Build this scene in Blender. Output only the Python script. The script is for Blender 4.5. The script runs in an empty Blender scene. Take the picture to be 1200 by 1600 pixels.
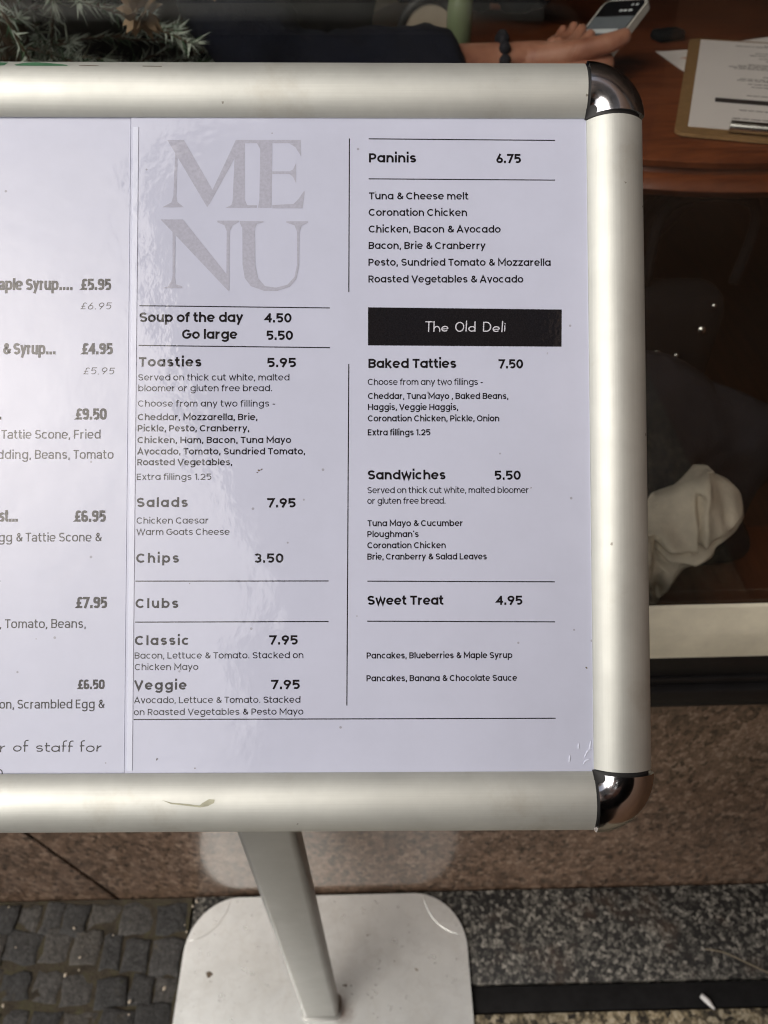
import bpy, bmesh, math, random
from mathutils import Vector, Matrix, noise

random.seed(7)
PI = math.pi
SC = bpy.context.scene
COL = SC.collection

# ------------------------------------------------------------------ camera, sky, sun, exposure
cam_data = bpy.data.cameras.new("camera")
cam = bpy.data.objects.new("camera", cam_data)
COL.objects.link(cam)
CAM = Vector((0.0, 0.0, 1.25))
_p, _r = math.radians(44.85), math.radians(1.375)
FWD = Vector((0, math.cos(_p), -math.sin(_p)))
_up0 = Vector((0, math.sin(_p), math.cos(_p)))
RGT = math.cos(_r) * Vector((1, 0, 0)) - math.sin(_r) * _up0
UPV = math.sin(_r) * Vector((1, 0, 0)) + math.cos(_r) * _up0
cam.matrix_world = Matrix(((RGT.x, UPV.x, -FWD.x, CAM.x), (RGT.y, UPV.y, -FWD.y, CAM.y),
                           (RGT.z, UPV.z, -FWD.z, CAM.z), (0, 0, 0, 1)))
cam_data.sensor_fit = 'VERTICAL'
cam_data.sensor_height = 36.0
cam_data.lens = 1202.0 / 1600.0 * 36.0
cam_data.clip_start = 0.01
cam_data.clip_end = 500
cam_data.dof.use_dof = True
cam_data.dof.focus_distance = 0.347
cam_data.dof.aperture_fstop = cam_data.lens / 1.9
SC.camera = cam

SUN_EL, SUN_AZ = math.radians(49), math.radians(-46)     # azimuth measured from -y towards -x
world = bpy.data.worlds.new("World")
SC.world = world
world.use_nodes = True
wn = world.node_tree
wn.nodes.clear()
sky = wn.nodes.new("ShaderNodeTexSky")
sky.sky_type = 'NISHITA'
sky.sun_disc = False
sky.sun_elevation = SUN_EL
sky.sun_rotation = math.radians(180) - SUN_AZ
sky.air_density = 1.0
sky.dust_density = 7.0
sky.ozone_density = 1.0
bg = wn.nodes.new("ShaderNodeBackground")
bg.inputs['Strength'].default_value = 0.14
wo = wn.nodes.new("ShaderNodeOutputWorld")
hs = wn.nodes.new("ShaderNodeHueSaturation")          # overcast: a paler sky
hs.inputs['Saturation'].default_value = 0.55
wn.links.new(sky.outputs[0], hs.inputs['Color'])
wn.links.new(hs.outputs[0], bg.inputs[0])
wn.links.new(bg.outputs[0], wo.inputs[0])

sun_data = bpy.data.lights.new("sun", 'SUN')
sun_data.energy = 0.5
sun_data.angle = math.radians(60)
sun_data.color = (1.0, 0.97, 0.93)
sun = bpy.data.objects.new("sun", sun_data)
COL.objects.link(sun)
sun_dir = Vector((math.sin(SUN_AZ) * math.cos(SUN_EL), -math.cos(SUN_AZ) * math.cos(SUN_EL), math.sin(SUN_EL)))
sun.rotation_euler = sun_dir.to_track_quat('Z', 'Y').to_euler()

SC.view_settings.view_transform = 'Standard'
SC.view_settings.look = 'None'
SC.view_settings.exposure = 0.0
SC.view_settings.gamma = 1.0
SC.view_settings.use_curve_mapping = False
SC.cycles.filter_width = 1.15
SC.cycles.max_bounces = 12
SC.cycles.transparent_max_bounces = 16

# ------------------------------------------------------------------ helpers
def link_obj(name, me, mat=None, parent=None, loc=None, rot=None):
    o = bpy.data.objects.new(name, me)
    COL.objects.link(o)
    if mat is not None and me is not None:
        me.materials.clear()
        me.materials.append(mat)
    if parent is not None:
        o.parent = parent
    if loc is not None:
        o.location = loc
    if rot is not None:
        o.rotation_euler = rot
    return o

def tag(o, label=None, cat=None, group=None, kind=None):
    if label: o['label'] = label
    if cat: o['category'] = cat
    if group: o['group'] = group
    if kind: o['kind'] = kind
    return o

def thing(name, label, cat, loc=(0, 0, 0), group=None):
    o = bpy.data.objects.new(name, None)
    o.empty_display_size = 0.05
    COL.objects.link(o)
    o.location = loc
    return tag(o, label, cat, group)

def data_mesh(name, vs, fs, smooth=False):
    me = bpy.data.meshes.new(name)
    me.from_pydata([tuple(v) for v in vs], [], fs)
    me.update()
    if smooth:
        for p in me.polygons: p.use_smooth = True
    return me

def bm_mesh(name, bm, smooth=False, angle=None):
    me = bpy.data.meshes.new(name)
    bm.normal_update()
    bm.to_mesh(me)
    bm.free()
    if smooth:
        for p in me.polygons: p.use_smooth = True
        if angle is not None and hasattr(me, "set_sharp_from_angle"):
            me.set_sharp_from_angle(angle=math.radians(angle))
    return me

def add_box(bm, c, s, rot=None, bevel=0.0, seg=2):
    """box centred at c with full sizes s"""
    g = bmesh.ops.create_cube(bm, size=1.0)
    vs = g['verts']
    M = Matrix.Translation(c) @ (rot.to_4x4() if rot else Matrix.Identity(4)) @ Matrix.Diagonal((s[0], s[1], s[2], 1))
    bmesh.ops.transform(bm, matrix=M, verts=vs)
    if bevel > 0:
        es = list({e for v in vs for e in v.link_edges})
        bmesh.ops.bevel(bm, geom=es, offset=bevel, segments=seg, affect='EDGES', profile=0.5)

def box_obj(name, lo, hi, mat, parent=None, bevel=0.0, seg=2, off=(0, 0, 0)):
    bm = bmesh.new()
    lo, hi = Vector(lo) - Vector(off), Vector(hi) - Vector(off)
    add_box(bm, (lo + hi) / 2, hi - lo, bevel=bevel, seg=seg)
    return link_obj(name, bm_mesh(name, bm, bevel > 0, 35), mat, parent)

def add_tube(bm, pts, rads, n=10, cap=True):
    pts = [Vector(p) for p in pts]
    if not hasattr(rads, '__len__'): rads = [rads] * len(pts)
    rings = []
    ref = None
    for i, p in enumerate(pts):
        d = (pts[min(i + 1, len(pts) - 1)] - pts[max(i - 1, 0)]).normalized()
        if ref is None or abs(ref.dot(d)) > 0.97:
            ref = Vector((0, 0, 1)) if abs(d.z) < 0.9 else Vector((1, 0, 0))
        a = (ref - d * ref.dot(d)).normalized()
        b = d.cross(a)
        ref = a
        rings.append([bm.verts.new(p + rads[i] * (math.cos(2 * PI * k / n) * a + math.sin(2 * PI * k / n) * b)) for k in range(n)])
    for r0, r1 in zip(rings, rings[1:]):
        for k in range(n):
            bm.faces.new((r0[k], r0[(k + 1) % n], r1[(k + 1) % n], r1[k]))
    if cap:
        bm.faces.new(rings[0][::-1])
        bm.faces.new(rings[-1])

def add_lathe(bm, prof, n=40, c=(0, 0, 0)):
    rings = []
    for r, z in prof:
        rings.append([bm.verts.new((c[0] + r * math.cos(2 * PI * k / n), c[1] + r * math.sin(2 * PI * k / n), c[2] + z)) for k in range(n)])
    for r0, r1 in zip(rings, rings[1:]):
        for k in range(n):
            bm.faces.new((r0[k], r0[(k + 1) % n], r1[(k + 1) % n], r1[k]))
    bm.faces.new(rings[0][::-1])
    bm.faces.new(rings[-1])

def add_prism(bm, poly, z0, z1, bevel=0.0):
    lo = [bm.verts.new((x, y, z0)) for x, y in poly]
    hi = [bm.verts.new((x, y, z1)) for x, y in poly]
    n = len(poly)
    top = bm.faces.new(hi)
    bm.faces.new(lo[::-1])
    for i in range(n):
        bm.faces.new((lo[i], lo[(i + 1) % n], hi[(i + 1) % n], hi[i]))
    if bevel:
        bmesh.ops.bevel(bm, geom=list(top.edges), offset=bevel, segments=2, affect='EDGES', profile=0.5)

def round_rect(x0, y0, x1, y1, r, n=8):
    out = []
    for cx, cy, a in ((x1 - r, y0 + r, -90), (x1 - r, y1 - r, 0), (x0 + r, y1 - r, 90), (x0 + r, y0 + r, 180)):
        for k in range(n + 1):
            t = math.radians(a + 90 * k / n)
            out.append((cx + r * math.cos(t), cy + r * math.sin(t)))
    return out

def catmull(pts, n=6, closed=False):
    pts = [Vector(p) for p in pts]
    out = []
    m = len(pts)
    for i in range(m if closed else m - 1):
        g = (lambda k: pts[k % m]) if closed else (lambda k: pts[max(0, min(m - 1, k))])
        p0, p1, p2, p3 = g(i - 1), g(i), g(i + 1), g(i + 2)
        for k in range(n):
            t = k / n
            out.append(0.5 * ((2 * p1) + (p2 - p0) * t + (2 * p0 - 5 * p1 + 4 * p2 - p3) * t * t + (3 * p1 - p0 - 3 * p2 + p3) * t ** 3))
    if not closed: out.append(pts[-1])
    return out

# ------------------------------------------------------------------ materials
class NT:
    def __init__(s, name):
        s.m = bpy.data.materials.new(name)
        s.m.use_nodes = True
        s.t = s.m.node_tree
        s.p = s.t.nodes["Principled BSDF"]
        s.out = s.t.nodes["Material Output"]
        s.tc = s.t.nodes.new("ShaderNodeTexCoord")
    def n(s, kind, **kw):
        nd = s.t.nodes.new(kind)
        for k, v in kw.items(): setattr(nd, k, v)
        return nd
    def l(s, a, b): s.t.links.new(a, b)
    def noise(s, scale, detail=4, rough=0.6, vec=None, w=None):
        nd = s.n("ShaderNodeTexNoise")
        nd.inputs['Scale'].default_value = scale
        nd.inputs['Detail'].default_value = detail
        nd.inputs['Roughness'].default_value = rough
        s.l(vec if vec is not None else s.tc.outputs['Object'], nd.inputs['Vector'])
        return nd
    def voro(s, scale, vec=None, feature='F1'):
        nd = s.n("ShaderNodeTexVoronoi", feature=feature)
        nd.inputs['Scale'].default_value = scale
        s.l(vec if vec is not None else s.tc.outputs['Object'], nd.inputs['Vector'])
        return nd
    def mapping(s, scale=(1, 1, 1), rot=(0, 0, 0)):
        nd = s.n("ShaderNodeMapping")
        nd.inputs['Scale'].default_value = scale
        nd.inputs['Rotation'].default_value = rot
        s.l(s.tc.outputs['Object'], nd.inputs['Vector'])
        return nd.outputs[0]
    def ramp(s, fac, stops, interp='LINEAR'):
        nd = s.n("ShaderNodeValToRGB")
        cr = nd.color_ramp
        cr.interpolation = interp
        while len(cr.elements) < len(stops): cr.elements.new(0.5)
        for e, (p, c) in zip(cr.elements, stops):
            e.position = p
            e.color = tuple(c) + (1,) if len(c) == 3 else c
        s.l(fac, nd.inputs[0])
        return nd.outputs[0]
    def mix(s, fac, a, b, blend='MIX'):
        nd = s.n("ShaderNodeMix", data_type='RGBA', blend_type=blend)
        for sock, v in ((nd.inputs[0], fac), (nd.inputs[6], a), (nd.inputs[7], b)):
            if hasattr(v, 'is_output') or isinstance(v, bpy.types.NodeSocket): s.l(v, sock)
            elif isinstance(v, (int, float)): sock.default_value = v
            else: sock.default_value = tuple(v) + (1,)
        return nd.outputs[2]
    def math(s, op, a, b=0.0):
        nd = s.n("ShaderNodeMath", operation=op)
        for sock, v in ((nd.inputs[0], a), (nd.inputs[1], b)):
            if isinstance(v, (int, float)): sock.default_value = v
            else: s.l(v, sock)
        return nd.outputs[0]
    def set(s, **kw):
        for k, v in kw.items():
            sock = s.p.inputs[{'base': 'Base Color', 'rough': 'Roughness', 'metal': 'Metallic', 'ior': 'IOR', 'coat': 'Coat Weight',
                               'coat_rough': 'Coat Roughness', 'spec': 'Specular IOR Level', 'sheen': 'Sheen Weight'}[k]]
            if isinstance(v, bpy.types.NodeSocket): s.l(v, sock)
            elif isinstance(v, (int, float)): sock.default_value = v
            else: sock.default_value = tuple(v) + (1,)
        return s
    def bump(s, h, strength=0.3, dist=0.001, prev=None):
        nd = s.n("ShaderNodeBump")
        nd.inputs['Strength'].default_value = strength
        nd.inputs['Distance'].default_value = dist
        s.l(h, nd.inputs['Height'])
        if prev is not None: s.l(prev, nd.inputs['Normal'])
        s.l(nd.outputs[0], s.p.inputs['Normal'])
        return nd.outputs[0]

def plain(name, base, rough=0.6, metal=0.0, var=0.12, scale=12, bump=0.0, bscale=60, **kw):
    """base colour with mottled variation and a little relief"""
    m = NT(name)
    n1 = m.noise(scale, 5)
    c = m.ramp(n1.outputs[0], [(0.25, [v * (1 - var) for v in base]), (0.75, [min(1, v * (1 + var)) for v in base])])
    m.set(base=c, metal=metal, **kw)
    n2 = m.noise(scale * 3, 4)
    r = m.math('MULTIPLY_ADD', n2.outputs[0], 0.25)
    r.node.inputs[2].default_value = rough - 0.12
    m.set(rough=r)
    if bump: m.bump(m.noise(bscale, 4).outputs[0], bump, 0.002)
    return m.m

def speckled(name, stops, scale, rough, var=None, bump=0.15, tint=None, coat=0.0, warp=0.5, stretch=(1, 1, 1)):
    """granite: crystals of several colours"""
    m = NT(name)
    vec = m.mapping(stretch)
    w = m.noise(scale * 0.9, 3, vec=vec)
    wv = m.n("ShaderNodeVectorMath", operation='MULTIPLY_ADD')
    m.l(w.outputs['Color'], wv.inputs[0])
    k = warp / scale
    wv.inputs[1].default_value = (k, k, k)
    m.l(vec, wv.inputs[2])
    v1 = m.voro(scale, wv.outputs[0])
    v2 = m.voro(scale * 2.3, wv.outputs[0])
    s1 = m.n("ShaderNodeSeparateColor"); m.l(v1.outputs['Color'], s1.inputs[0])
    s2 = m.n("ShaderNodeSeparateColor"); m.l(v2.outputs['Color'], s2.inputs[0])
    f = m.math('ADD', m.math('MULTIPLY', s1.outputs[0], 0.62), m.math('MULTIPLY', s2.outputs[1], 0.38))
    c = m.ramp(f, stops)
    big = m.noise(6, 4)
    c = m.mix(1.0, c, m.ramp(big.outputs[0], [(0.3, (0.72, 0.72, 0.72)), (0.7, (1.15, 1.12, 1.08))]), 'MULTIPLY')
    if tint is not None:
        c = m.mix(m.ramp(m.noise(14, 5).outputs[0], [(0.55, (0, 0, 0)), (0.75, (0.5, 0.5, 0.5))]), c, tint)
    m.set(base=c, rough=rough)
    if coat: m.set(coat=coat, coat_rough=0.12)
    m.bump(f, bump, 0.0006)
    return m.m

def make_paper(name, base, ink=False):
    """matt laminated print: a glossy film with fine orange-peel over the sheet"""
    m = NT(name)
    m.set(base=base, rough=0.5, spec=0.0)
    if not ink:
        smudge = m.noise(28, 6, 0.7)
        c = m.ramp(smudge.outputs[0], [(0.3, [v * 0.95 for v in base]), (0.62, base)])
        v = m.voro(130)
        spot = m.math('LESS_THAN', v.outputs['Distance'], 0.075)
        sep = m.n("ShaderNodeSeparateColor"); m.l(v.outputs['Color'], sep.inputs[0])
        few = m.math('GREATER_THAN', sep.outputs[0], 0.82)
        c = m.mix(m.math('MULTIPLY', m.math('MULTIPLY', spot, few), 0.5), c, (0.16, 0.15, 0.15))
        v2 = m.voro(37)
        spot2 = m.math('LESS_THAN', v2.outputs['Distance'], 0.018)
        sep2 = m.n("ShaderNodeSeparateColor"); m.l(v2.outputs['Color'], sep2.inputs[0])
        few2 = m.math('GREATER_THAN', sep2.outputs[1], 0.9)
        c = m.mix(m.math('MULTIPLY', m.math('MULTIPLY', spot2, few2), 0.9), c, (0.05, 0.04, 0.04))
        scr = m.noise(9, 8, 0.75, m.mapping((60, 700, 1), (0, 0, 0.5)))
        c = m.mix(m.ramp(scr.outputs[0], [(0.66, (0, 0, 0)), (0.74, (0.12, 0.12, 0.12))]), c, (0.5, 0.5, 0.55))
        m.set(base=c)
    else:
        g = m.noise(900, 3)
        m.set(base=m.ramp(g.outputs[0], [(0.3, [v * 0.92 for v in base]), (0.7, [v * 1.08 for v in base])]))
    m.set(coat=1.0, coat_rough=0.045)
    m.p.inputs['Coat IOR'].default_value = 1.46
    peel = m.noise(420, 2, 0.5)
    wave = m.noise(30, 3, 0.5)
    h = m.math('ADD', m.math('MULTIPLY', peel.outputs[0], 0.085), m.math('MULTIPLY', wave.outputs[0], 0.9))
    nd = m.n("ShaderNodeBump")
    nd.inputs['Strength'].default_value = 0.35
    nd.inputs['Distance'].default_value = 0.0016
    m.l(h, nd.inputs['Height'])
    m.l(nd.outputs[0], m.p.inputs['Coat Normal'])
    return m.m

def make_alu(name, base, rough, metal=0.45, chips=True, grain=None):
    m = NT(name)
    n1 = m.noise(40, 5, 0.65)
    c = m.ramp(n1.outputs[0], [(0.3, [v * 0.93 for v in base]), (0.7, [min(1, v * 1.04) for v in base])])
    if chips:
        wob = m.n("ShaderNodeVectorMath", operation='MULTIPLY_ADD')
        m.l(m.noise(900, 3).outputs['Color'], wob.inputs[0])
        wob.inputs[1].default_value = (.0016, .0016, .0016)
        m.l(m.tc.outputs['Object'], wob.inputs[2])
        v = m.voro(120, wob.outputs[0])
        spot = m.math('LESS_THAN', v.outputs['Distance'], 0.075)
        sep = m.n("ShaderNodeSeparateColor"); m.l(v.outputs['Color'], sep.inputs[0])
        few = m.math('GREATER_THAN', sep.outputs[0], 0.9)
        c = m.mix(m.math('MULTIPLY', m.math('MULTIPLY', spot, few), 0.7), c, (0.18, 0.16, 0.12))
        st = m.noise(22, 6, 0.7)
        c = m.mix(m.ramp(st.outputs[0], [(0.56, (0, 0, 0)), (0.72, (0.34, 0.34, 0.34))]), c, (0.42, 0.38, 0.30))
    r = m.math('MULTIPLY_ADD', m.noise(65, 5).outputs[0], 0.16)
    r.node.inputs[2].default_value = rough - 0.08
    m.set(base=c, metal=metal, rough=r)
    if grain:
        g = m.noise(1.0, 4, 0.7, m.mapping(grain))
        c = m.mix(1.0, c, m.ramp(g.outputs[0], [(0.3, (0.96, 0.96, 0.96)), (0.7, (1.03, 1.03, 1.03))]), 'MULTIPLY')
        m.set(base=c)
        m.bump(g.outputs[0], 0.12, 0.0003)
    else:
        m.bump(m.noise(1500, 2).outputs[0], 0.06, 0.0003)
    return m.m

def make_base(name):
    """painted metal plate with shoe scuffs, dried water and a rusty weld by the foot"""
    M_ = make_alu(name, (0.93, 0.955, 0.935), 0.30, 0.62, chips=False)
    t = M_.node_tree
    p = t.nodes["Principled BSDF"]
    old = p.inputs['Base Color'].links[0].from_socket
    m = NT.__new__(NT); m.m, m.t, m.p = M_, t, p
    m.tc = t.nodes.new("ShaderNodeTexCoord")
    st = m.noise(11, 7, 0.72)
    c = m.mix(m.ramp(st.outputs[0], [(0.48, (0, 0, 0)), (0.74, (0.30, 0.30, 0.30))]), old, (0.50, 0.46, 0.38))
    ring = m.noise(26, 3, 0.5)
    c = m.mix(m.ramp(ring.outputs[0], [(0.49, (0, 0, 0)), (0.51, (0.10, 0.10, 0.10)), (0.53, (0, 0, 0))]), c, (0.35, 0.32, 0.27))
    d = m.n("ShaderNodeVectorMath", operation='DISTANCE')
    m.l(m.tc.outputs['Object'], d.inputs[0]); d.inputs[1].default_value = (0.030, 0.0, 0.006)
    k = m.math('ADD', d.outputs['Value'], m.math('MULTIPLY', m.noise(90, 5, 0.7).outputs[0], 0.022))
    c = m.mix(m.ramp(k, [(0.012, (0.75, 0.75, 0.75)), (0.030, (0, 0, 0))]), c, (0.16, 0.07, 0.035))
    m.l(c, p.inputs['Base Color'])
    return M_

def make_glass(name):
    m = NT(name)
    m.t.nodes.remove(m.p)
    tr = m.n("ShaderNodeBsdfTransparent"); tr.inputs[0].default_value = (0.94, 0.945, 0.935, 1)
    gl = m.n("ShaderNodeBsdfGlossy"); gl.inputs['Roughness'].default_value = 0.015
    df = m.n("ShaderNodeBsdfDiffuse"); df.inputs[0].default_value = (0.5, 0.48, 0.45, 1)
    lw = m.n("ShaderNodeLayerWeight")
    f = m.math('ADD', m.math('MULTIPLY', m.math('POWER', lw.outputs['Facing'], 5.0), 0.94), 0.04)
    mx = m.n("ShaderNodeMixShader")
    m.l(f, mx.inputs[0]); m.l(tr.outputs[0], mx.inputs[1]); m.l(gl.outputs[0], mx.inputs[2])
    dirt = m.ramp(m.noise(11, 7, 0.7).outputs[0], [(0.45, (0.001, 0.001, 0.001)), (0.8, (0.010, 0.010, 0.010))])
    mx2 = m.n("ShaderNodeMixShader")
    m.l(dirt, mx2.inputs[0]); m.l(mx.outputs[0], mx2.inputs[1]); m.l(df.outputs[0], mx2.inputs[2])
    m.l(mx2.outputs[0], m.out.inputs[0])
    return m.m

M = {}
M['paper'] = make_paper('laminated_paper', (0.555, 0.585, 0.72))
M['ink'] = make_paper('black_ink', (0.012, 0.011, 0.013), True)
M['grey_ink'] = make_paper('grey_ink', (0.43, 0.44, 0.53), True)
M['white_ink'] = make_paper('white_ink', (0.64, 0.65, 0.72), True)
M['pen'] = make_paper('pen_ink', (0.03, 0.028, 0.032), True)
M['laminate'] = make_paper('laminate_border', (0.66, 0.70, 0.84))
M['alu'] = make_alu('anodised_frame', (0.63, 0.645, 0.605), 0.54, 0.68, grain=(14, 1600, 1600))
M['alu_side'] = make_alu('anodised_frame_side', (0.63, 0.645, 0.605), 0.54, 0.68, grain=(1600, 14, 1600))
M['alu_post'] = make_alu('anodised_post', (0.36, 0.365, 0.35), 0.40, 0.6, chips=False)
M['alu_base'] = make_base('painted_base')
M['chrome'] = plain('chrome', (0.62, 0.62, 0.64), 0.13, 1.0, 0.05, 60)
M['gap_fill'] = plain('black_gap_fill', (0.012, 0.012, 0.012), 0.6)
M['back'] = plain('frame_back', (0.30, 0.30, 0.30), 0.5)
M['plinth'] = speckled('brown_granite', [(0.10, (0.045, 0.032, 0.023)), (0.30, (0.112, 0.075, 0.052)), (0.5, (0.160, 0.106, 0.074)), (0.7, (0.205, 0.136, 0.097)), (0.92, (0.31, 0.235, 0.18))], 150, 0.30, bump=0.05, coat=0.5, warp=0.8, stretch=(1, 1, .6))
M['slab'] = speckled('grey_granite', [(0.20, (0.003, 0.003, 0.003)), (0.42, (0.011, 0.011, 0.010)), (0.56, (0.055, 0.054, 0.048)), (0.74, (0.115, 0.112, 0.10)), (0.92, (0.30, 0.29, 0.26))], 190, 0.6, bump=0.35, tint=(0.085, 0.05, 0.03))
M['aggregate'] = speckled('tan_aggregate', [(0.18, (0.015, 0.013, 0.01)), (0.4, (0.10, 0.085, 0.055)), (0.6, (0.26, 0.22, 0.14)), (0.85, (0.45, 0.41, 0.31))], 130, 0.7, bump=0.6)
M['strip'] = plain('black_strip', (0.006, 0.006, 0.0065), 0.85, var=0.5, scale=50, bump=0.3, bscale=300, spec=0.25)
M['sill'] = plain('black_paint', (0.010, 0.010, 0.011), 0.4, var=0.3, bump=0.05)
M['cream'] = plain('cream_paint', (0.84, 0.80, 0.64), 0.6, var=0.16, scale=22, bump=0.3)
M['glass'] = make_glass('window_glass')
M['fascia'] = plain('dark_fascia', (0.02, 0.025, 0.03), 0.4)
M['stone'] = plain('sandstone', (0.28, 0.22, 0.16), 0.85, var=0.25, scale=5, bump=0.4, bscale=25)
M['brownwall'] = plain('brown_render', (0.15, 0.075, 0.038), 0.7, var=0.2, scale=4, bump=0.2)
M['slate'] = plain('slate', (0.06, 0.06, 0.07), 0.7, var=0.3)
M['room'] = plain('room_wall', (0.16, 0.075, 0.04), 0.8, var=0.2, scale=3)
M['ceiling'] = plain('room_ceiling', (0.3, 0.26, 0.2), 0.8)

def make_wood(name, dark, light, scale=(6, 60, 6), rough=0.3, coat=0.4):
    m = NT(name)
    n1 = m.noise(2.2, 6, 0.65, m.mapping(scale))
    n2 = m.noise(5, 4)
    f = m.math('ADD', m.math('MULTIPLY', n1.outputs[0], 0.7), m.math('MULTIPLY', n2.outputs[0], 0.3))
    m.set(base=m.ramp(f, [(0.32, dark), (0.66, light)]), rough=rough, coat=coat, coat_rough=0.15)
    m.bump(n1.outputs[0], 0.05, 0.001)
    return m.m
M['table'] = make_wood('table_wood', (0.065, 0.015, 0.006), (0.22, 0.062, 0.021), (7, 45, 7))
M['floor'] = make_wood('floor_wood', (0.02, 0.008, 0.004), (0.06, 0.022, 0.010), (45, 3, 6), 0.45, 0.1)
M['panelwood'] = make_wood('panel_wood', (0.06, 0.018, 0.007), (0.16, 0.05, 0.018), (30, 4, 4), 0.4, 0.2)
M['clipboard'] = plain('hardboard', (0.26, 0.15, 0.06), 0.6, var=0.15, scale=90)
M['page'] = plain('page', (0.80, 0.75, 0.73), 0.7, var=0.03)
M['page_ink'] = plain('page_ink', (0.12, 0.11, 0.11), 0.7)
M['page_black'] = plain('page_black', (0.02, 0.018, 0.02), 0.7)
M['orange_ink'] = plain('orange_ink', (0.62, 0.30, 0.18), 0.7)
M['iron'] = plain('cast_iron', (0.012, 0.012, 0.013), 0.5, var=0.3)
def cloth(name, base, scale=400, rough=0.9, var=0.2):
    m = NT(name)
    n1 = m.noise(18, 5)
    m.set(base=m.ramp(n1.outputs[0], [(0.3, [v * (1 - var) for v in base]), (0.7, [v * (1 + var) for v in base])]), rough=rough, spec=0.2)
    m.bump(m.noise(scale, 3).outputs[0], 0.5, 0.0015)
    return m.m
M['navy'] = cloth('navy_wool', (0.006, 0.008, 0.018))
M['black_cloth'] = cloth('black_cloth', (0.005, 0.005, 0.006))
M['jeans'] = cloth('grey_denim', (0.10, 0.10, 0.105))
M['coat_grey'] = cloth('grey_coat', (0.024, 0.024, 0.030))
M['cream_cloth'] = cloth('cream_fleece', (0.68, 0.61, 0.50), 160, .9, .3)
M['upholstery'] = cloth('beige_upholstery', (0.42, 0.36, 0.28))
M['hair'] = cloth('brown_hair', (0.035, 0.02, 0.012), 900, 0.5)
def skin():
    m = NT('skin')
    n1 = m.noise(35, 5)
    m.set(base=m.ramp(n1.outputs[0], [(0.3, (0.30, 0.12, 0.075)), (0.55, (0.42, 0.19, 0.12)), (0.75, (0.50, 0.26, 0.18))]), rough=0.5)
    m.p.inputs['Subsurface Weight'].default_value = 0.1
    m.p.inputs['Subsurface Radius'].default_value = (0.01, 0.004, 0.002)
    b1 = m.bump(m.noise(130, 4).outputs[0], 0.35, 0.0025)
    m.bump(m.noise(500, 3).outputs[0], 0.3, 0.0012, b1)
    return m.m
M['skin'] = skin()
M['phone_case'] = plain('phone_case', (0.52, 0.50, 0.46), 0.4)
M['screen'] = plain('screen_glass', (0.008, 0.008, 0.01), 0.12, coat=0.6)
M['screen_grey'] = plain('screen_grey', (0.16, 0.18, 0.20), 0.2)
M['screen_white'] = plain('screen_white', (0.62, 0.66, 0.68), 0.3)
M['needle'] = plain('frosted_needle', (0.46, 0.52, 0.45), 0.8, var=0.5, scale=8)
M['needle_dark'] = plain('green_needle', (0.06, 0.12, 0.06), 0.7, var=0.4, scale=8)
M['twig'] = plain('twig', (0.10, 0.065, 0.04), 0.9)
M['dried'] = plain('dried_flower', (0.26, 0.18, 0.11), 0.9, var=0.4, scale=30)
M['bottle'] = plain('green_glass', (0.20, 0.25, 0.14), 0.2, coat=0.5)
M['steel'] = plain('steel', (0.75, 0.74, 0.70), 0.22, 1.0)
M['chip_white'] = plain('pale_grit', (0.55, 0.48, 0.38), 0.8, var=0.4, scale=80)
M['straw'] = plain('straw', (0.20, 0.17, 0.12), 0.8)
M['tissue'] = plain('white_scrap', (0.72, 0.72, 0.72), 0.7)
M['green_paint'] = plain('green_paint_mark', (0.045, 0.15, 0.075), 0.5, var=0.3, scale=120)
M['bare'] = plain('bare_metal', (0.36, 0.36, 0.27), 0.5, 0.3, var=0.3, scale=200)
M['scuff'] = plain('dark_scuff', (0.12, 0.09, 0.06), 0.7, var=0.4, scale=200)

def sett_mat():
    m = NT('dark_sett')
    oi = m.n("ShaderNodeObjectInfo")
    geo = m.n("ShaderNodeNewGeometry")
    P = geo.outputs['Position']
    n1 = m.noise(170, 7, 0.75, P)
    c = m.ramp(n1.outputs[0], [(0.28, (0.012, 0.012, 0.012)), (0.48, (0.042, 0.041, 0.039)), (0.62, (0.075, 0.073, 0.069)), (0.78, (0.16, 0.155, 0.14))])
    tone = m.ramp(oi.outputs['Random'], [(0.0, (0.6, 0.62, 0.64)), (0.6, (1.05, 1.05, 1.05)), (1.0, (1.4, 1.32, 1.2))])
    c = m.mix(1.0, c, tone, 'MULTIPLY')
    moss = m.noise(38, 7, 0.78, P)
    c = m.mix(m.ramp(moss.outputs[0], [(0.58, (0, 0, 0)), (0.72, (0.6, 0.6, 0.6))]), c, (0.085, 0.068, 0.042))
    moss2 = m.noise(55, 6, 0.7, P)
    c = m.mix(m.ramp(moss2.outputs[0], [(0.64, (0, 0, 0)), (0.72, (0.5, 0.5, 0.5))]), c, (0.07, 0.075, 0.03))
    m.set(base=c, rough=0.75)
    b1 = m.bump(m.noise(60, 5, 0.7, P).outputs[0], 0.7, 0.006)
    m.bump(n1.outputs[0], 0.6, 0.0022, b1)
    return m.m
M['sett'] = sett_mat()
def mortar_mat():
    m = NT('mossy_joint')
    n1 = m.noise(40, 6, 0.75)
    c = m.ramp(n1.outputs[0], [(0.3, (0.018, 0.015, 0.010)), (0.5, (0.050, 0.040, 0.026)), (0.64, (0.060, 0.056, 0.028)), (0.8, (0.15, 0.125, 0.085))])
    m.set(base=c, rough=0.95)
    m.bump(m.noise(220, 5, 0.7).outputs[0], 0.8, 0.003)
    return m.m
M['mortar'] = mortar_mat()
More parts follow.
